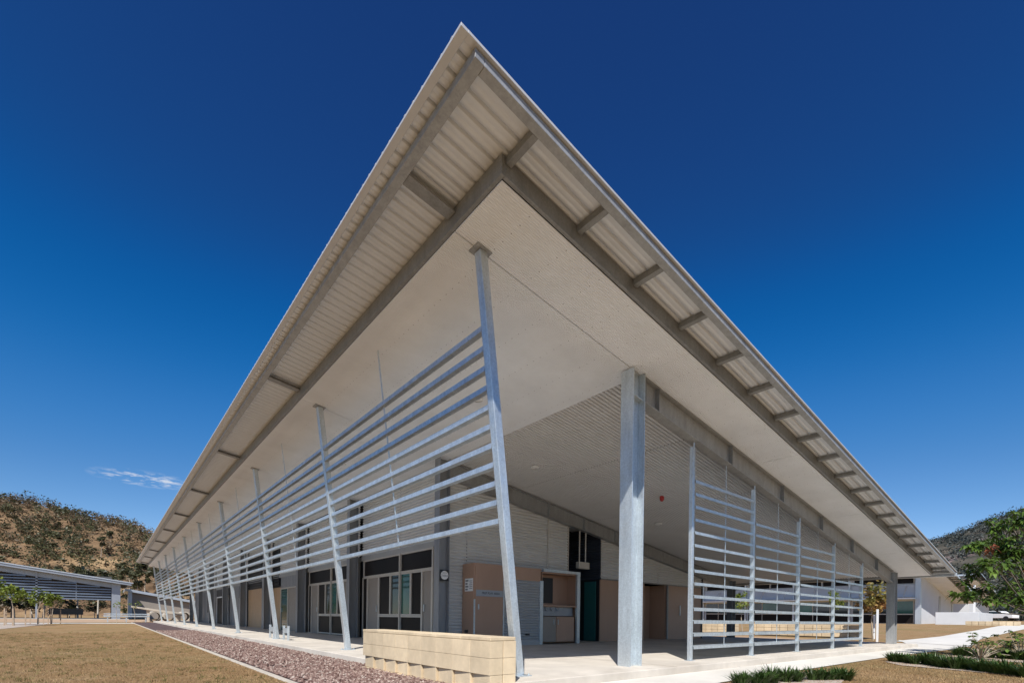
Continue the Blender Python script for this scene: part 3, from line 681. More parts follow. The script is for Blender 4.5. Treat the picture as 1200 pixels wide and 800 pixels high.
for k in range(5):
    a_ = 7.0 + 5.4 * k; b_ = a_ + 5.1
    fpart(B2, fx, a_ - .2, b_, 3.25, 4.45, M['b2blue'], 'wall_panel', .25)
    for j in range(2):
        w = fpart(B2, fx, a_ + 2.5 * j, a_ + 2.5 * j + 2.35, 4.58, 5.28, M['screenpane'], 'window', .08); 
        fpart(w, fx - .08, a_ + 2.5 * j - .06, a_ + 2.5 * j, 4.55, 5.30, M['frame'], 'frame', .05)
    for j in range(3):
        w = fpart(B2, fx, a_ + 1.67 * j, a_ + 1.67 * j + 1.6, 1.645, 2.85, M['glass'] if (j + k) % 3 else M['greenglass'], 'window', .08); fpart(w, fx, a_ + 1.67 * j, a_ + 1.67 * j + 1.6, .72, 1.545, M['screenpane'], 'pane', .08)
        m = MB(); m.box(fx - .12, fx - .083, a_ + 1.67 * j - .05, a_ + 1.67 * j, .7, 2.85); m.box(fx - .121, fx - .083, a_ + 1.67 * j, a_ + 1.67 * j + 1.6, 1.55, 1.64); m.build('frame', M['frame'], w)
    m = MB(); m.hexa([(fx - 1.5, a_ - .2, 3.0), (fx - .03, a_ - .2, 3.06), (fx - .03, b_, 3.06), (fx - 1.5, b_, 3.0)], [(fx - 1.5, a_ - .2, 3.14), (fx - .03, a_ - .2, 3.20), (fx - .03, b_, 3.20), (fx - 1.5, b_, 3.14)]); aw = m.build('awning', M['white'], B2)
    for yy_ in (a_ + .5, a_ + 3.0): m = MB(); m.bar((fx - 1.4, yy_, 3.14), (fx - .26, yy_, 4.3), .05, .05, (0, 1, 0)); m.build('strut', M['galv'], aw)
    m = MB(); m.box(fx - .35, fx - .002, b_ + .03, b_ + .18, .2, 5.3); m.build('column', M['zinc'], B2)
m = MB(); m.box(fx - .4, fx - .002, 6.4, 6.8, .2, 5.4); m.build('column', M['zinc'], B2)
for x_, z_ in ((63.5, 1.6), (70, 1.6)): m = MB(); m.box(x_, x_ + .8, 6.46, 6.498, .7, 3.6); m.build('door', M['greyband'], B2)
B3, zt3 = pavilion_far('classroom_building', 'farthest pavilion with a grey roof edge and white post, right of the pale building', 79.3, 6.2, .95, 20, 4, wall_y=1.5)
m = MB(); m.box(76.4, 76.6, 5.3, 5.5, .5, 5.4); m.build('post', M['white'], B3)
m = MB(); m.box(76.2, 76.25, 5.6, 20, 4.0, 4.9); m.build('screen', M['zinc'], B3)

cw = tag((lambda m: (m.hexa([(54.0, 2.2, .3), (54.2, 2.2, .3), (54.2, 5.1, .3), (54.0, 5.1, .3)], [(54.0, 2.2, 1.75), (54.2, 2.2, 1.75), (54.2, 5.1, 1.75), (54.0, 5.1, 1.75)]), m.box(54.2, 62, 2.2, 2.4, .3, 1.75), m.build('fence_wall', M['b2wall'], bevel=.02))[-1])(MB()), 'pale grey panel wall beside the far building', 'wall')
def low_wall(x, y0, y1, z0, z1, label, n, rows=2):
    e = empty('block_wall', (x, (y0 + y1) / 2, z0), label, 'wall', None)
    L_ = (y1 - y0) / n; hh = (z1 - z0) / rows
    for r in range(rows):
        m = MB()
        for k in range(n): m.box(x, x + .39, y0 + L_ * k + .012, y0 + L_ * (k + 1) - .012, z0 + hh * r + .006, z0 + hh * (r + 1) - .006)
        m.build('block_course', M['block'], e, bevel=.01)
    m = MB(); m.box(x + .03, x + .36, y0 + .03, y1 - .03, z0, z1 - .03); m.build('core', M['mortar'], e)
    return e
low_wall(50.6, -.6, 2.6, .42, .98, 'low sandstone block wall by the pale panel wall far right', 8)
low_wall(23.9, 2.7, 8.0, .02, .62, 'right hand sandstone seat wall in the courtyard behind the screen', 13, 3)
low_wall(24.4, 9.0, 12.4, .02, .62, 'left hand sandstone seat wall in the courtyard behind the screen', 9, 3)

# assembly hall across the lawn (left)
B0 = empty('assembly_hall', (-10, 80, -.1), 'open sided hall with grey roof and blue louvre screen across the lawn', 'building')
k0 = .145
def z0f(x): return 4.82 - k0 * (x + 1.4)
def sl0(m, x0, x1, y0, y1, d0, d1):
    m.hexa([(x0, y0, z0f(x0) + d0), (x1, y0, z0f(x1) + d0), (x1, y1, z0f(x1) + d0), (x0, y1, z0f(x0) + d0)], [(x0, y0, z0f(x0) + d1), (x1, y0, z0f(x1) + d1), (x1, y1, z0f(x1) + d1), (x0, y1, z0f(x0) + d1)])
m = MB(); sl0(m, -32, -1.4, 78.6, 94, -.12, 0); r0 = m.build('roof', M['zinc'], B0)
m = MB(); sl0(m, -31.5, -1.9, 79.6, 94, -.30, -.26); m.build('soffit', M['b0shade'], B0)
m = MB(); sl0(m, -31.6, -1.6, 78.7, 78.8, -.42, -.13); m.build('edge_beam', M['hallsteel'], B0)
m = MB(); sl0(m, -31, -3.6, 80.0, 80.2, -1.05, -.32); m.build('girder', M['hallsteel'], B0)
m = MB(); m.box(-3.65, -2.72, 79.7, 80.7, -.15, z0f(-3) - .31); m.build('column', M['hallsteel'], B0, bevel=.02)
for x in (-10.9, -18.2, -25.5): m = MB(); m.box(x - .09, x + .09, 79.9, 80.1, -.15, z0f(x) - .4); m.build('post', M['hallsteel'], B0)
for x in (-7.2, -14.5): m = MB(); m.box(x - .03, x + .03, 79.93, 80.0, 2.4, z0f(x) - .9); m.build('post', M['hallsteel'], B0)
z = 2.42
while z < 6.6:
    xe_ = min(-3.7, -1.4 - (z + 1.2 - 4.82) / k0)
    m = MB()
    m.hexa([(-31, 79.9, z), (xe_, 79.9, z), (xe_, 80.02, z + .02), (-31, 80.02, z + .02)], [(-31, 79.9, z + .16), (xe_, 79.9, z + .16), (xe_, 80.02, z + .18), (-31, 80.02, z + .18)])
    m.build('louvre_blade', M['bluesteel'], B0); z += .34
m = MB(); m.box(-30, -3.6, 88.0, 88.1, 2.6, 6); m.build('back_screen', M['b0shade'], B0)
m = MB(); m.box(-31, -1.8, 79.4, 93, -.25, -.06); m.build('floor', M['slab'], B0)
m = MB(); m.box(-3.7, -3.5, 88, 88.2, -.1, 4.8); m.box(-14, -13.8, 88, 88.2, -.1, 6); m.box(-24, -23.8, 88, 88.2, -.1, 7.5); m.build('column', M['black'], B0)
hb = empty('long_bench', (-8.2, 84, 0), 'long dark bench seat under the hall across the lawn', 'bench')
m = MB(); m.box(-10, -6.6, 83.7, 84.2, .45, 1.25); m.build('backrest', M['black'], hb)
for x in (-9.8, -9.0, -8.2, -7.4, -6.8): m = MB(); m.box(x - .04, x + .04, 83.8, 84.1, -.06, .45); m.build('leg', M['black'], hb)
B4 = empty('brown_shed', (2, 95, -.1), 'brown walled shed with sloping grey roof behind the hall', 'building')
m = MB(); m.hexa([(-1.3, 95, -.2), (7, 95, -.2), (7, 105, -.2), (-1.3, 105, -.2)], [(-1.3, 95, 4.1), (7, 95, 2.6), (7, 105, 2.6), (-1.3, 105, 4.1)]); m.build('wall', M['taupe'], B4)
m = MB(); m.hexa([(-1.9, 94.2, 4.25), (7.6, 94.2, 2.53), (7.6, 106, 2.53), (-1.9, 106, 4.25)], [(-1.9, 94.2, 4.65), (7.6, 94.2, 2.93), (7.6, 106, 2.93), (-1.9, 106, 4.65)]); m.build('roof', M['zinc'], B4)
m = MB(); m.box(-1.5, -1.0, 94.5, 94.95, -.2, 4.25); m.build('column', M['zinc'], B4)

# concrete pipes, ramp and steel bench beyond the end of the pavilion
for i, (x, lb) in enumerate(((-.1, 'left concrete pipe lying beyond the end of the verandah'), (1.25, 'middle concrete pipe lying beyond the end of the verandah'), (2.6, 'right concrete pipe lying beyond the end of the verandah'))):
    e = empty('concrete_pipe', (x, 62, 0), lb, 'pipe', 'concrete pipes beyond the verandah')
    m = MB(); n = 22; V = []; F = []
    for j, (r_, y_) in enumerate(((.60, 61), (.60, 63.4), (.47, 63.4), (.47, 61))):
        V += [(x + r_ * math.cos(2 * pi * q / n), y_, .42 + r_ * math.sin(2 * pi * q / n)) for q in range(n)]
    for j in range(4):
        for q in range(n): F.append((j * n + q, j * n + (q + 1) % n, ((j + 1) % 4) * n + (q + 1) % n, ((j + 1) % 4) * n + q))
    m.add(V, F); m.build('barrel', M['kerb'], e)
tag((lambda m: (m.hexa([(-2.2, 58.6, 1.35), (2.2, 58.6, .52), (2.2, 60.4, .52), (-2.2, 60.4, 1.35)], [(-2.2, 58.6, 1.5), (2.2, 58.6, .82), (2.2, 60.4, .82), (-2.2, 60.4, 1.5)]), m.box(1.5, 2.0, 58.8, 60.2, -.15, .58), m.box(-.9, -.7, 58.8, 60.2, -.15, 1.2), m.build('leaning_slab', M['kerb'], bevel=.01))[-1])(MB()), 'pale slab sloping down above the concrete pipes', 'slab')
e = empty('steel_bench', (-2.8, 55.5, 0), 'long galvanised bench seat beyond the gravel bed', 'bench')
m = MB(); m.box(-4.4, -.9, 55.2, 55.75, .38, .52); m.build('seat', M['galv'], e, bevel=.01)
m = MB(); m.box(-4.4, -.9, 55.9, 56.2, .62, .70); m.build('table_top', M['galv'], e)
for x in (-4.1, -2.7, -1.2): m = MB(); m.box(x - .05, x + .05, 55.25, 55.7, -.12, .38); m.build('leg', M['galv'], e)

# parked car, posts on the right
def car(loc, rz):
    e = empty('parked_car', loc, 'white car parked beyond the low sandstone wall far right', 'car', None, rz)
    Mi = Matrix.Translation(loc) @ Matrix.Rotation(rz, 4, 'Z')
    def tr(m): m.v = [tuple(Mi @ Vector(p)) for p in m.v]; return m
    prof = [(-2.2, .35), (-2.25, .75), (-2.1, .95), (-1.2, 1.02), (-.7, 1.42), (.9, 1.46), (1.6, 1.0), (2.15, .85), (2.25, .5), (2.15, .32)]
    m = MB(); n = len(prof)
    V = [(x, -.85 + (.12 if z > 1.1 else 0), z) for x, z in prof] + [(x, .85 - (.12 if z > 1.1 else 0), z) for x, z in prof]
    m.add(V, [tuple(range(n)), tuple(range(n, 2 * n))[::-1]] + [(i, i + n, (i + 1) % n + n, (i + 1) % n) for i in range(n)]); tr(m).build('body', M['white'], e, bevel=.04)
    m = MB(); m.hexa([(-1.0, -.86, 1.02), (1.4, -.86, 1.02), (1.4, .86, 1.02), (-1.0, .86, 1.02)], [(-.62, -.745, 1.38), (.85, -.745, 1.40), (.85, .745, 1.40), (-.62, .745, 1.38)]); tr(m).build('window', M['glass'], e)
    for x in (-1.4, 1.4):
        for y in (-.8, .8):
            m = MB(); m.tube([(x, y - .1, .33), (x, y + .1, .33)], .33, 18); w = tr(m).build('wheel', M['black'], e)
car((106, 6.4, gzf(106, 6) + .1), math.radians(70))
for x, y, h_, lb in ((60.5, -1.0, 4.3, 'white post with a lamp head beyond the low wall, left of two'), (61.5, -1.75, 4.3, 'white post with a lamp head beyond the low wall, right of two')):
    e = empty('lamp_post', (x, y, gzf(x, y)), lb, 'lamp post', 'white lamp posts'); g0 = gzf(x, y)
    m = MB(); m.tube([(x, y, g0 - .1), (x, y, g0 + h_)], .11, 10); m.build('pole', M['white'], e, smooth=True)
    m = MB(); m.box(x - .2, x + .2, y - .25, y + .25, g0 + h_, g0 + h_ + .12); m.build('lamp_head', M['white'], e, bevel=.02)

# ------------------------------------------------------------------ vegetation
def leaf_quads(C, size, aspect=.5, droop=.3):
    """C: centres (n,3) -> quads with random orientation"""
    n = len(C); a = rng.normal(size=(n, 3)); a[:, 2] = a[:, 2] * .6 - droop * .3; a /= np.linalg.norm(a, axis=1)[:, None]
    b = rng.normal(size=(n, 3)); b -= (b * a).sum(1)[:, None] * a; b /= np.linalg.norm(b, axis=1)[:, None]
    s = (size * rng.uniform(.6, 1.3, n))[:, None]
    V = np.stack([C - a * s, C + b * s * aspect, C + a * s, C - b * s * aspect], 1).reshape(-1, 3)
    return V, np.arange(4 * n).reshape(-1, 4)
def clump_pts(n, nb, R, H, zc, seed_spread=.75):
    cen = rng.normal(size=(nb, 3)); cen /= np.linalg.norm(cen, axis=1)[:, None]; cen *= (rng.random((nb, 1)) ** .5) * seed_spread
    rr = rng.uniform(.22, .45, nb); k = rng.integers(0, nb, n)
    p = rng.normal(size=(n, 3)); p /= np.linalg.norm(p, axis=1)[:, None]; p *= (rng.random((n, 1)) ** .45) * rr[k][:, None]
    p = cen[k] + p; return p * np.array([R, R, H]) + np.array([0, 0, zc]), cen * np.array([R, R, H]) + np.array([0, 0, zc])
def tree_mesh(h, R, H, nleaf, lsize, trunk_r, mat_l, mat_b, nb=14, stems=1):
    P, cen = clump_pts(nleaf, nb, R, H, h - H * .8); V, F = leaf_quads(P, lsize)
    crown = bpy.data.meshes.new('crown'); crown.from_pydata(V.tolist(), [], F.tolist()); crown.materials.append(mat_l)
    m = MB(); lean = rng.uniform(-.1, .1, 2) * h
    top = Vector((lean[0], lean[1], h - H * 1.2)); mid = Vector((lean[0] * .3, lean[1] * .3 + .03 * h, h * .35))
    m.tube([(0, 0, -.1), mid, top], [trunk_r, trunk_r * .75, trunk_r * .55], 7)
    for c in [c for c in cen if c[2] > top.z - .1][:8]: m.tube([top * .8 + mid * .2, (top + Vector(c)) / 2 + Vector((0, 0, -.05 * h)), c], [trunk_r * .5, trunk_r * .3, trunk_r * .12], 5)
    tm = bpy.data.meshes.new('trunk'); tm.from_pydata(m.v, [], m.f); tm.materials.append(mat_b)
    return crown, tm
def place_tree(name, meshes, loc, s, rz, label, cat='tree', group=None):
    e = empty(name, loc, label, cat, group, rz); e.scale = (s, s, s)
    for nm, me in (('crown', meshes[0]), ('trunk', meshes[1])):
        o = bpy.data.objects.new(nm, me); COL.objects.link(o); o.parent = e
    return e
def stakes(loc, r, h, n, label, group=None, mat='stake'):
    for i in range(n):
        a_ = 2 * pi * i / n + .5; x, y = loc[0] + r * math.cos(a_), loc[1] + r * math.sin(a_)
        m = MB(); m.box(x - .03, x + .03, y - .03, y + .03, loc[2] - .1, loc[2] + h); o = m.build('tree_stake', M[mat]); tag(o, label, 'stake', group)
# staked saplings across the left lawn
sap = [tree_mesh(3.0, .9, .95, 420, .12, .035, M['leaf_lime'], M['bark'], 9) for _ in range(2)]
for i, (x, y, s, lb) in enumerate(((-8.7, 39.0, .95, 'leafy lime green sapling nearest to the left edge of the lawn'), (-8.0, 44.6, .9, 'lime green sapling between stakes left of the long dark bench'), (-7.4, 46.0, .85, 'lime green sapling just in front of the long dark bench'), (-9.9, 42, 1.1, 'bushy sapling at the far left edge of the photo'))):
    place_tree('sapling', sap[i % 2], (x, y, gzf(x, y)), s, i * 1.7, lb, 'sapling', 'staked saplings by the left lawn')
    stakes((x, y, gzf(x, y)), .55, 1.1, 3, 'short timber stake beside a lime green sapling on the left lawn', 'sapling stakes')
thin = tree_mesh(2.2, .6, .6, 70, .07, .025, M['leaf_lime'], M['bark'], 6)
for x, y, lb in ((-3.5, 49, 'thin sparse sapling at the far end of the gravel bed, left one'), (-2.2, 51.5, 'thin sparse sapling at the far end of the gravel bed, right one')):
    place_tree('sapling', thin, (x, y, gzf(x, y)), 1, x, lb, 'sapling', 'sparse saplings')
# courtyard trees on the right
au = tree_mesh(2.7, 1.0, 1.05, 900, .10, .035, M['leaf_autumn'], M['bark'], 12)
place_tree('young_tree', au, (23.2, 1.95, gzf(23.2, 2)), 1.0, .4, 'young tree turning from green to russet between white stakes beside the far column', 'tree')
for x, y in ((22.2, 1.55), (21.9, 2.05), (24.3, 2.2)):
    m = MB(); g0 = gzf(x, y); m.box(x - .035, x + .035, y - .035, y + .035, g0 - .1, g0 + 1.45); tag(m.build('tree_stake', M['white']), 'white stake around the young russet tree by the far column', 'stake', 'white tree stakes')
cy = tree_mesh(2.5, .7, .8, 300, .09, .03, M['leaf_lime'], M['bark'], 9)
place_tree('young_tree', cy, (26.5, 9.6, gzf(26.5, 9.6)), 1.0, 0, 'yellow green young tree seen through the left bay of the upright screen', 'tree')
place_tree('young_tree', cy, (30.5, 5.9, gzf(30.5, 5.9)), 1.0, 2, 'yellow green young tree seen through the middle of the upright screen', 'tree')

# near broad-leaved tree at the right edge
def whorl_tree():
    loc = Vector((14.95, -4.05, gzf(15, -4)))
    e = empty('frangipani_tree', loc, 'broad leaved green tree with leaf whorls at the right edge', 'tree')
    ends = [(12.62, -2.77, 2.8), (13.69, -2.86, 3.02), (13.45, -3.11, 2.77), (13.99, -2.95, 3.39), (14.33, -3.18, 3.58), (13.0, -3.53, 3.43), (12.2, -3.01, 2.34), (14.12, -2.45, 2.24), (13.25, -3.23, 2.26), (13.47, -3.48, 2.71), (15.76, -3.39, 2.37), (13.01, -2.5, 1.58), (14.28, -2.59, 1.72), (13.58, -2.95, 1.47), (14.33, -3.15, 1.59), (13.24, -3.52, 1.43), (14.55, -3.34, 1.94), (15.49, -3.5, 3.41), (14.68, -3.73, 2.6), (15.39, -3.76, 1.73), (15.43, -3.96, 3.11), (13.8, -4.2, 2.06), (15.08, -3.46, 1.21), (14.31, -3.25, 3.11)]
    m = MB(); tips = []
    fork = loc + Vector((-.05, .1, 1.1))
    m.tube([loc + Vector((0, 0, -.1)), loc + Vector((.04, 0, .6)), fork], [.10, .085, .07], 8)
    for t in ends:
        t = Vector(t) + Vector((.15, -.12, 0)); mid = fork.lerp(t, .55) + Vector((0, 0, -.18)) + Vector(rng.uniform(-.1, .1, 3))
        m.tube([fork, mid, t], [.026, .015, .008], 6); tips.append(t)
        for _ in range(6):
            t2 = t + Vector(rng.normal(size=3)) * .15; m.tube([mid.lerp(t, .6), t2], [.012, .008], 5); tips.append(t2)
    m.build('trunk', M['darkbark'], e, smooth=True)
    for nm, mt, sel in (('crown', 'leaf_near', lambda i: i % 67 != 3), ('reddish_leaves', 'leaf_red', lambda i: i % 67 == 3)):
        V = []; F = []
        for i, t in enumerate(tips):
            if not sel(i): continue
            for k in range(13):
                a_ = k * 2.4 + i; el = rng.uniform(-.7, .6); L_ = rng.uniform(.14, .25); w = L_ * .22
                d = Vector((math.cos(a_) * math.cos(el), math.sin(a_) * math.cos(el), math.sin(el))); s_ = d.cross(Vector((0, 0, 1))).normalized()
                s_ = (s_ + Vector((0, 0, rng.uniform(-.6, .6)))).normalized(); o = len(V); t_ = t - Vector((0, 0, rng.uniform(0, .10)))
                p1 = t_ + d * L_ * .5 + Vector((0, 0, .02)); p2 = t_ + d * L_ + Vector((0, 0, -.06))
                V += [t_, p1 + s_ * w, p1 + Vector((0, 0, -.012)), p1 - s_ * w, p2]; F += [(o, o + 2, o + 1), (o, o + 3, o + 2), (o + 1, o + 2, o + 4), (o + 2, o + 3, o + 4)]
        me = MB(); me.add(V, F); me.build(nm, M[mt], e)
whorl_tree()
def broad_shrub(loc, R, n, label, mt='leaf_near'):
    e = empty('broadleaf_shrub', loc, label, 'shrub'); L0 = Vector(loc); m = MB(); V = []; F = []
    for i in range(n):
        a_ = rng.uniform(0, 2 * pi); el = rng.uniform(.2, 1.3); t = L0 + Vector((math.cos(a_) * math.cos(el), math.sin(a_) * math.cos(el), math.sin(el))) * R * rng.uniform(.5, 1)
        m.tube([L0, (L0 + t) / 2 + Vector((0, 0, .04)), t], [.012, .01, .006], 5)
        for k in range(6):
            a2 = rng.uniform(0, 2 * pi); d = Vector((math.cos(a2), math.sin(a2), rng.uniform(-.4, .5))).normalized(); s_ = d.cross(Vector((0, 0, 1))).normalized(); Lf = rng.uniform(.08, .16); o = len(V)
            V += [t, t + d * Lf * .5 + s_ * Lf * .3, t + d * Lf - Vector((0, 0, .03)), t + d * Lf * .5 - s_ * Lf * .3]; F += [(o, o + 1, o + 2, o + 3)]
    m.build('stem', M['bark'], e); me = MB(); me.add(V, F); me.build('leaves', M[mt], e)
broad_shrub((12.4, -3.0, gzf(12, -3)), .75, 26, 'small broad leaved shrub behind the middle planted row at the right edge')
broad_shrub((13.6, -3.6, gzf(13, -3)), .8, 60, 'dense dark broad leaved shrub at the right edge by the cross path')

# strappy clumps in planted rows
def clump_mesh(n, L0, L1):
    V = []; F = []
    for i in range(n):
        a_ = rng.uniform(0, 2 * pi); L_ = rng.uniform(L0, L1); lean = rng.uniform(.35, 1.15); w = rng.uniform(.008, .014); r0 = rng.uniform(0, .07)
        d = np.array([math.cos(a_), math.sin(a_), 0]); s_ = np.array([-math.sin(a_), math.cos(a_), 0]); o = len(V); base = d * r0
        pts = []
        for t in (0, .4, .75, 1.0):
            up = L_ * (t - .42 * lean * t * t); out = L_ * lean * .75 * t * t ** .3
            pts.append(base + d * out + np.array([0, 0, up]))
        for j, p in enumerate(pts[:-1]):
            ww = w * (1 - .25 * j); V += [p - s_ * ww, p + s_ * ww]
        V += [pts[-1]]
        F += [(o, o + 1, o + 3, o + 2), (o + 2, o + 3, o + 5, o + 4), (o + 4, o + 5, o + 6)]
    me = bpy.data.meshes.new('strappy_clump'); me.from_pydata([tuple(map(float, p)) for p in V], [], F); me.materials.append(M['strap']); return me
cl = [clump_mesh(110, .16, .33) for _ in range(3)]
def row(pts, n, jit, label, group, s0=.8, s1=1.2):
    pts = np.array(pts, float)
    for i in range(n):
        t = (i + .5) / n * (len(pts) - 1); k = min(int(t), len(pts) - 2); p = pts[k] * (1 - (t - k)) + pts[k + 1] * (t - k) + rng.uniform(-jit, jit, 2)
        o = bpy.data.objects.new('strappy_clump', cl[i % 3]); COL.objects.link(o); s = rng.uniform(s0, s1)
        o.location = (p[0], p[1], gzf(*p) + .005); o.rotation_euler = (0, 0, rng.uniform(0, 6.28)); o.scale = (s, s, s * rng.uniform(.8, 1.1))
        tag(o, label, 'plant', group)
row([(2.4, -1.78), (3.1, -1.88), (4.0, -2.08), (4.8, -2.5)], 24, .10, 'dark green strappy clump in the nearest planted row at the bottom edge', 'nearest row of strappy plants', .7, 1.0)
row([(9.9, -1.85), (9.3, -2.5), (8.8, -3.15), (8.2, -3.8), (7.6, -4.6)], 46, .16, 'dark green strappy clump in the middle planted row beside the path', 'middle row of strappy plants', .9, 1.25)
row([(14.2, -2.25), (13.9, -2.8), (13.6, -3.4), (13.2, -4.1)], 28, .17, 'dark green strappy clump in the farthest planted row by the cross path', 'farthest row of strappy plants', .9, 1.3)

# ------------------------------------------------------------------ hills
CAMP = np.array([-4.2597, -5.026]); YAW = .6899
Fv = np.array([math.sin(YAW), math.cos(YAW)]); Rv = np.array([math.cos(YAW), -math.sin(YAW)])
def fbm(x, y, seed, octv=5):
    r_ = np.random.default_rng(seed); out = np.zeros_like(x); a_ = 1.; f = 1.
    for _ in range(octv):
        th = r_.uniform(0, 2 * pi, 4); ph = r_.uniform(0, 2 * pi, 4)
        for t, p in zip(th, ph): out = out + a_ * np.sin(f * (x * math.cos(t) + y * math.sin(t)) + p) / 4
        a_ *= .5; f *= 2.03
    return out
def hill(name, sil, ridge, foot, mat, seed, rough, back=1.5, n=220, mrows=90):
    us = np.array([(p[0] - 600) / 578. for p in sil]); hs = np.array([(725.2 + .0126 * (p[0] - 600) - 1.8 - p[1]) / 578. * ridge + .77 for p in sil])
    u = np.linspace(us[0], us[-1], n); h = np.interp(u, us, hs)
    t = np.linspace(0, back, mrows); U, T_ = np.meshgrid(u, t, indexing='ij'); H = np.repeat(h[:, None], mrows, 1)
    D = foot + (ridge - foot) * T_
    P = CAMP + D[..., None] * (Fv + U[..., None] * Rv)
    pr = np.where(T_ < 1, np.sin(np.clip(T_, 0, 1) * pi / 2) ** 1.25, np.cos((T_ - 1) * 1.2))
    z = H * pr + rough * fbm(P[..., 0] / 14, P[..., 1] / 14, seed) * np.clip(T_ * 3, 0, 1) * np.clip((1.02 - T_) * 6 + .25, .25, 1) - .5 * (T_ == 0)
    V = np.stack([P[..., 0], P[..., 1], z], -1); a_ = (np.arange(n - 1)[:, None] * mrows + np.arange(mrows - 1)[None]).ravel()
    o = fast_mesh(name, V.reshape(-1, 3), np.stack([a_, a_ + mrows, a_ + mrows + 1, a_ + 1], 1), mat, smooth=True); tag(o, kind='structure')
    return V
VL = hill('hill', [(-260, 560), (-120, 572), (0, 589), (40, 595), (70, 602), (110, 611), (135, 615), (160, 623), (185, 632), (230, 652), (300, 685), (380, 712)], 235, 125, M['hill'], 3, 1.6)
VR = hill('mountain', [(860, 700), (960, 668), (1040, 648), (1088, 643), (1115, 637), (1135, 629), (1160, 619), (1180, 613), (1200, 607), (1270, 592), (1400, 585)], 760, 300, M['hill2'], 5, 5.0)
def scrub(name, VG, n, tmax, k, R, lsize, mat, label, clusters=None, dens=None):
    nn, mr, _ = VG.shape; tr_ = int(mr / 1.5 * tmax)
    i = rng.integers(2, nn - 2, n * 3); j = rng.integers(1, tr_, n * 3)
    base = VG[i, j]
    if dens is not None:
        d = fbm(base[:, 0] / dens, base[:, 1] / dens, 21, 3); keep = d > rng.uniform(-.9, .55, len(d)); base = base[keep]
    base = base[:n]; nn_ = len(base); s = R * rng.uniform(.35, 1.0, nn_) ** 1.4 * 1.75
    off = rng.normal(size=(nn_, k, 3)); off /= np.linalg.norm(off, axis=2)[..., None]; off *= rng.random((nn_, k, 1)) ** .4
    C = base[:, None] + off * s[:, None, None] * np.array([1, 1, .75]) + np.array([0, 0, 1]) * (s * .75)[:, None, None]
    V, F = leaf_quads(C.reshape(-1, 3), lsize, .6)
    o = fast_mesh(name, V, F, mat); tag(o, label, 'scrub', kind='stuff'); return o
scrub('hill_scrub', VL, 400, .80, 60, 2.2, .40, M['leaf_gum'], 'olive green scrub scattered over the left hillside', dens=26)
scrub('hill_scrub', VL, 1000, .88, 40, 1.7, .36, M['leaf_dry'], 'dry brown scrub scattered over the left hillside', dens=34)
scrub('hill_scrub', VL[:120], 200, .80, 60, 2.2, .42, M['leaf_gum'], 'dense dark green scrub on the left flank of the left hill', dens=30)
scrub('mountain_forest', VR, 5200, 1.0, 22, 4.2, 1.1, M['leaf_far'], 'dark forest covering the mountain on the right', dens=70)
gum = [tree_mesh(6.5, 1.9, 1.7, 260, .36, .11, M['leaf_gum'], M['bark'], 7) for _ in range(3)]
gumw = [tree_mesh(6.5, 1.9, 1.7, 260, .36, .12, M['leaf_gum'], M['whitebark'], 7) for _ in range(3)]
# ridge trees, each standing against the sky
def on_hill(px, t):
    u = (px - 600) / 578.; n, mr, _ = VL.shape; u0, u1 = (-260 - 600) / 578., (380 - 600) / 578.
    i = (u - u0) / (u1 - u0) * (n - 1); j = t / 1.5 * (mr - 1); return VL[int(round(i)), int(round(j))]
for k, px in enumerate((4, 11, 17, 28, 43, 52, 64, 76, 84, 98, 103, 112, 121, 124, 137, 141, 153, 164, 171, 180)):
    p = on_hill(px, .985 + .02 * (k % 3)); s = (.75, .5, .6, .42, .55, .35, .4)[k % 7]
    place_tree('ridge_tree', gum[k % 3], (p[0], p[1], p[2] - .3), s, k * 1.3, 'small dark gum tree standing on the ridge of the left hill', 'tree', 'gum trees along the hill ridge')
for k, (px, t, s) in enumerate(((118, .33, 1.1), (128, .42, .9), (150, .1, 1.5), (158, .05, 1.6), (170, .12, 1.7), (181, .06, 1.7), (140, .16, 1.2), (195, .12, 1.6), (132, .08, 1.2), (108, .12, 1.0))):
    p = on_hill(px, t); place_tree('gum_tree', gum[k % 3], (p[0], p[1], p[2] - .2), s, k * 2.1, 'olive gum tree with pale trunk on the lower slope behind the hall', 'tree', 'gum trees on the lower slope')
bush = tree_mesh(3.2, 1.7, 1.3, 520, .2, .08, M['leaf_gum'], M['whitebark'], 9)
for k, (x, y, s, lb) in enumerate(((-14.5, 97, 1.2, 'dark green bush behind the hall at the left edge'), (-12.8, 99, 1.0, 'dark green bush behind the hall left of the white trunk'), (-5.6, 100, .8, 'dark green bush behind the hall near its large column'), (-8.6, 98, .9, 'dark green bush behind the long dark bench'))):
    place_tree('bush', bush, (x, y, gzf(x, y) - .1), s, k, lb, 'bush')
for k, (x, y) in enumerate(((-11.4, 96), (-7.6, 97), (-5.2, 97.5))):
    place_tree('gum_tree', gumw[(k + 1) % 3], (x, y, -.1), 1.2, k, ('white trunked gum tree behind the hall, leftmost', 'white trunked gum tree behind the long bench', 'white trunked gum tree behind the hall beside its large column')[k], 'tree')

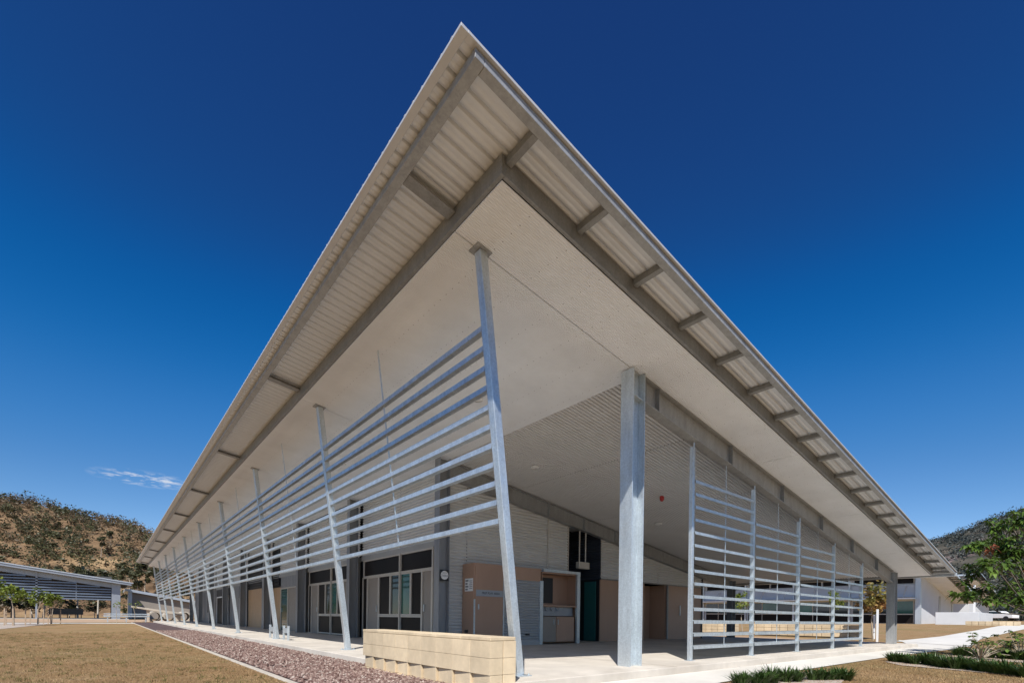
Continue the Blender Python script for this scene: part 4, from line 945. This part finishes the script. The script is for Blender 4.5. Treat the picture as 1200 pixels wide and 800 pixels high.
# ------------------------------------------------------------------ camera
cd = bpy.data.cameras.new('Camera'); cam = bpy.data.objects.new('Camera', cd); COL.objects.link(cam); sc.camera = cam
yaw, pitch, roll, f_, cx_, cy_ = .6899, -.0032, .0126, 577.8881, 600.4236, 725.184
Fw = Vector((math.sin(yaw) * math.cos(pitch), math.cos(yaw) * math.cos(pitch), math.sin(pitch)))
R0 = Vector((math.cos(yaw), -math.sin(yaw), 0)); U0 = R0.cross(Fw)
Rr = math.cos(roll) * R0 + math.sin(roll) * U0; Ur = -math.sin(roll) * R0 + math.cos(roll) * U0
cam.matrix_world = Matrix(((Rr.x, Ur.x, -Fw.x, -4.2597), (Rr.y, Ur.y, -Fw.y, -5.026), (Rr.z, Ur.z, -Fw.z, .7726), (0, 0, 0, 1)))
cd.sensor_width = 36; cd.lens = 36 * f_ / 1200; cd.shift_x = (600 - cx_) / 1200; cd.shift_y = (cy_ - 400) / 1200; cd.clip_start = .05; cd.clip_end = 20000

# ------------------------------------------------------------------ light
SUN = Vector((.67, .62, -1.0)).normalized()
sl = bpy.data.lights.new('Sun', 'SUN'); sl.energy = 3.9; sl.angle = math.radians(.53); sl.color = (1, .97, .925)
so = bpy.data.objects.new('Sun', sl); COL.objects.link(so); so.rotation_euler = SUN.to_track_quat('-Z', 'Y').to_euler()
W = bpy.data.worlds.new('World'); sc.world = W; W.use_nodes = True; nt = W.node_tree
bg = nt.nodes['Background']; sky = nt.nodes.new('ShaderNodeTexSky'); sky.sky_type = 'NISHITA'; sky.sun_disc = False
sky.sun_elevation = math.asin(-SUN.z); sky.sun_rotation = math.atan2(-SUN.x, -SUN.y); sky.altitude = 1500; sky.air_density = 1.0; sky.dust_density = .3; sky.ozone_density = 4.0
bg.inputs[1].default_value = .10
# a few wisps of cloud low over the left hill, part of the sky itself
tc = nt.nodes.new('ShaderNodeTexCoord'); nrm = nt.nodes.new('ShaderNodeVectorMath'); nrm.operation = 'NORMALIZE'; nt.links.new(tc.outputs['Generated'], nrm.inputs[0])
cd_ = Vector((.0575, 1.25, .272)).normalized()
def wn(t, **k):
    n = nt.nodes.new('ShaderNode' + t)
    for a_, b_ in k.items():
        if a_ in n.inputs: n.inputs[a_].default_value = b_
        else: setattr(n, a_, b_)
    return n
# deep, polarised blue: the same grade over the whole sky, seen and lighting alike
g1 = wn('VectorMath', operation='SCALE'); g1.inputs['Scale'].default_value = .125; nt.links.new(sky.outputs[0], g1.inputs[0])
g2 = wn('RGBCurve'); nt.links.new(g1.outputs[0], g2.inputs['Color']); mpn = g2.mapping; mpn.use_clip = False; mpn.extend = 'EXTRAPOLATED'
for ch, pts in ((0, ((.592, .055), (.82, .035), (1.144, .205), (1.758, .68), (4.5, 3.3))), (1, ((1.093, .345), (1.472, .68), (2.035, 1.16), (3.078, 1.88), (6.5, 4.9))), (2, ((2.237, 1.34), (2.918, 2.30), (3.886, 3.2), (5.307, 4.0)))):
    cv = mpn.curves[ch].points; cv[0].location = (0, 0); cv[1].location = (1, (.80, .80, .79)[ch])
    for x_, y_ in pts: cv.new(x_ / 8, y_ / 8)
mpn.update()
g3 = wn('VectorMath', operation='SCALE'); g3.inputs['Scale'].default_value = 8; nt.links.new(g2.outputs[0], g3.inputs[0])
sub = wn('VectorMath', operation='SUBTRACT'); nt.links.new(nrm.outputs[0], sub.inputs[0]); sub.inputs[1].default_value = cd_
mp = wn('Mapping'); mp.inputs['Scale'].default_value = (16, 16, 85); nt.links.new(sub.outputs[0], mp.inputs[0])
ln = wn('VectorMath', operation='LENGTH'); nt.links.new(mp.outputs[0], ln.inputs[0])
mr = wn('MapRange'); mr.inputs[1].default_value = .2; mr.inputs[2].default_value = 1.15; mr.inputs[3].default_value = 1; mr.inputs[4].default_value = 0; nt.links.new(ln.outputs['Value'], mr.inputs[0])
mp2 = wn('Mapping'); mp2.inputs['Scale'].default_value = (22, 22, 95); nt.links.new(nrm.outputs[0], mp2.inputs[0])
nz = wn('TexNoise', Scale=1.6, Detail=7.0, Roughness=.6); nt.links.new(mp2.outputs[0], nz.inputs['Vector'])
mr2 = wn('MapRange'); mr2.inputs[1].default_value = .46; mr2.inputs[2].default_value = .64; nt.links.new(nz.outputs[0], mr2.inputs[0])
mu = wn('Math', operation='MULTIPLY'); nt.links.new(mr.outputs[0], mu.inputs[0]); nt.links.new(mr2.outputs[0], mu.inputs[1])
mx = wn('MixRGB'); nt.links.new(mu.outputs[0], mx.inputs[0]); nt.links.new(g3.outputs[0], mx.inputs[1]); mx.inputs[2].default_value = (5.6, 5.6, 5.7, 1)
nt.links.new(mx.outputs[0], bg.inputs[0])

vs = sc.view_settings; vs.view_transform = 'Standard'; vs.look = 'None'; vs.gamma = 1; vs.use_curve_mapping = False; vs.exposure = .68
sc.cycles.max_bounces = 10; sc.cycles.diffuse_bounces = 6; sc.cycles.use_denoising = True; sc.cycles.denoiser = 'OPENIMAGEDENOISE'; sc.cycles.denoising_input_passes = 'RGB_ALBEDO_NORMAL'; sc.cycles.use_adaptive_sampling = False
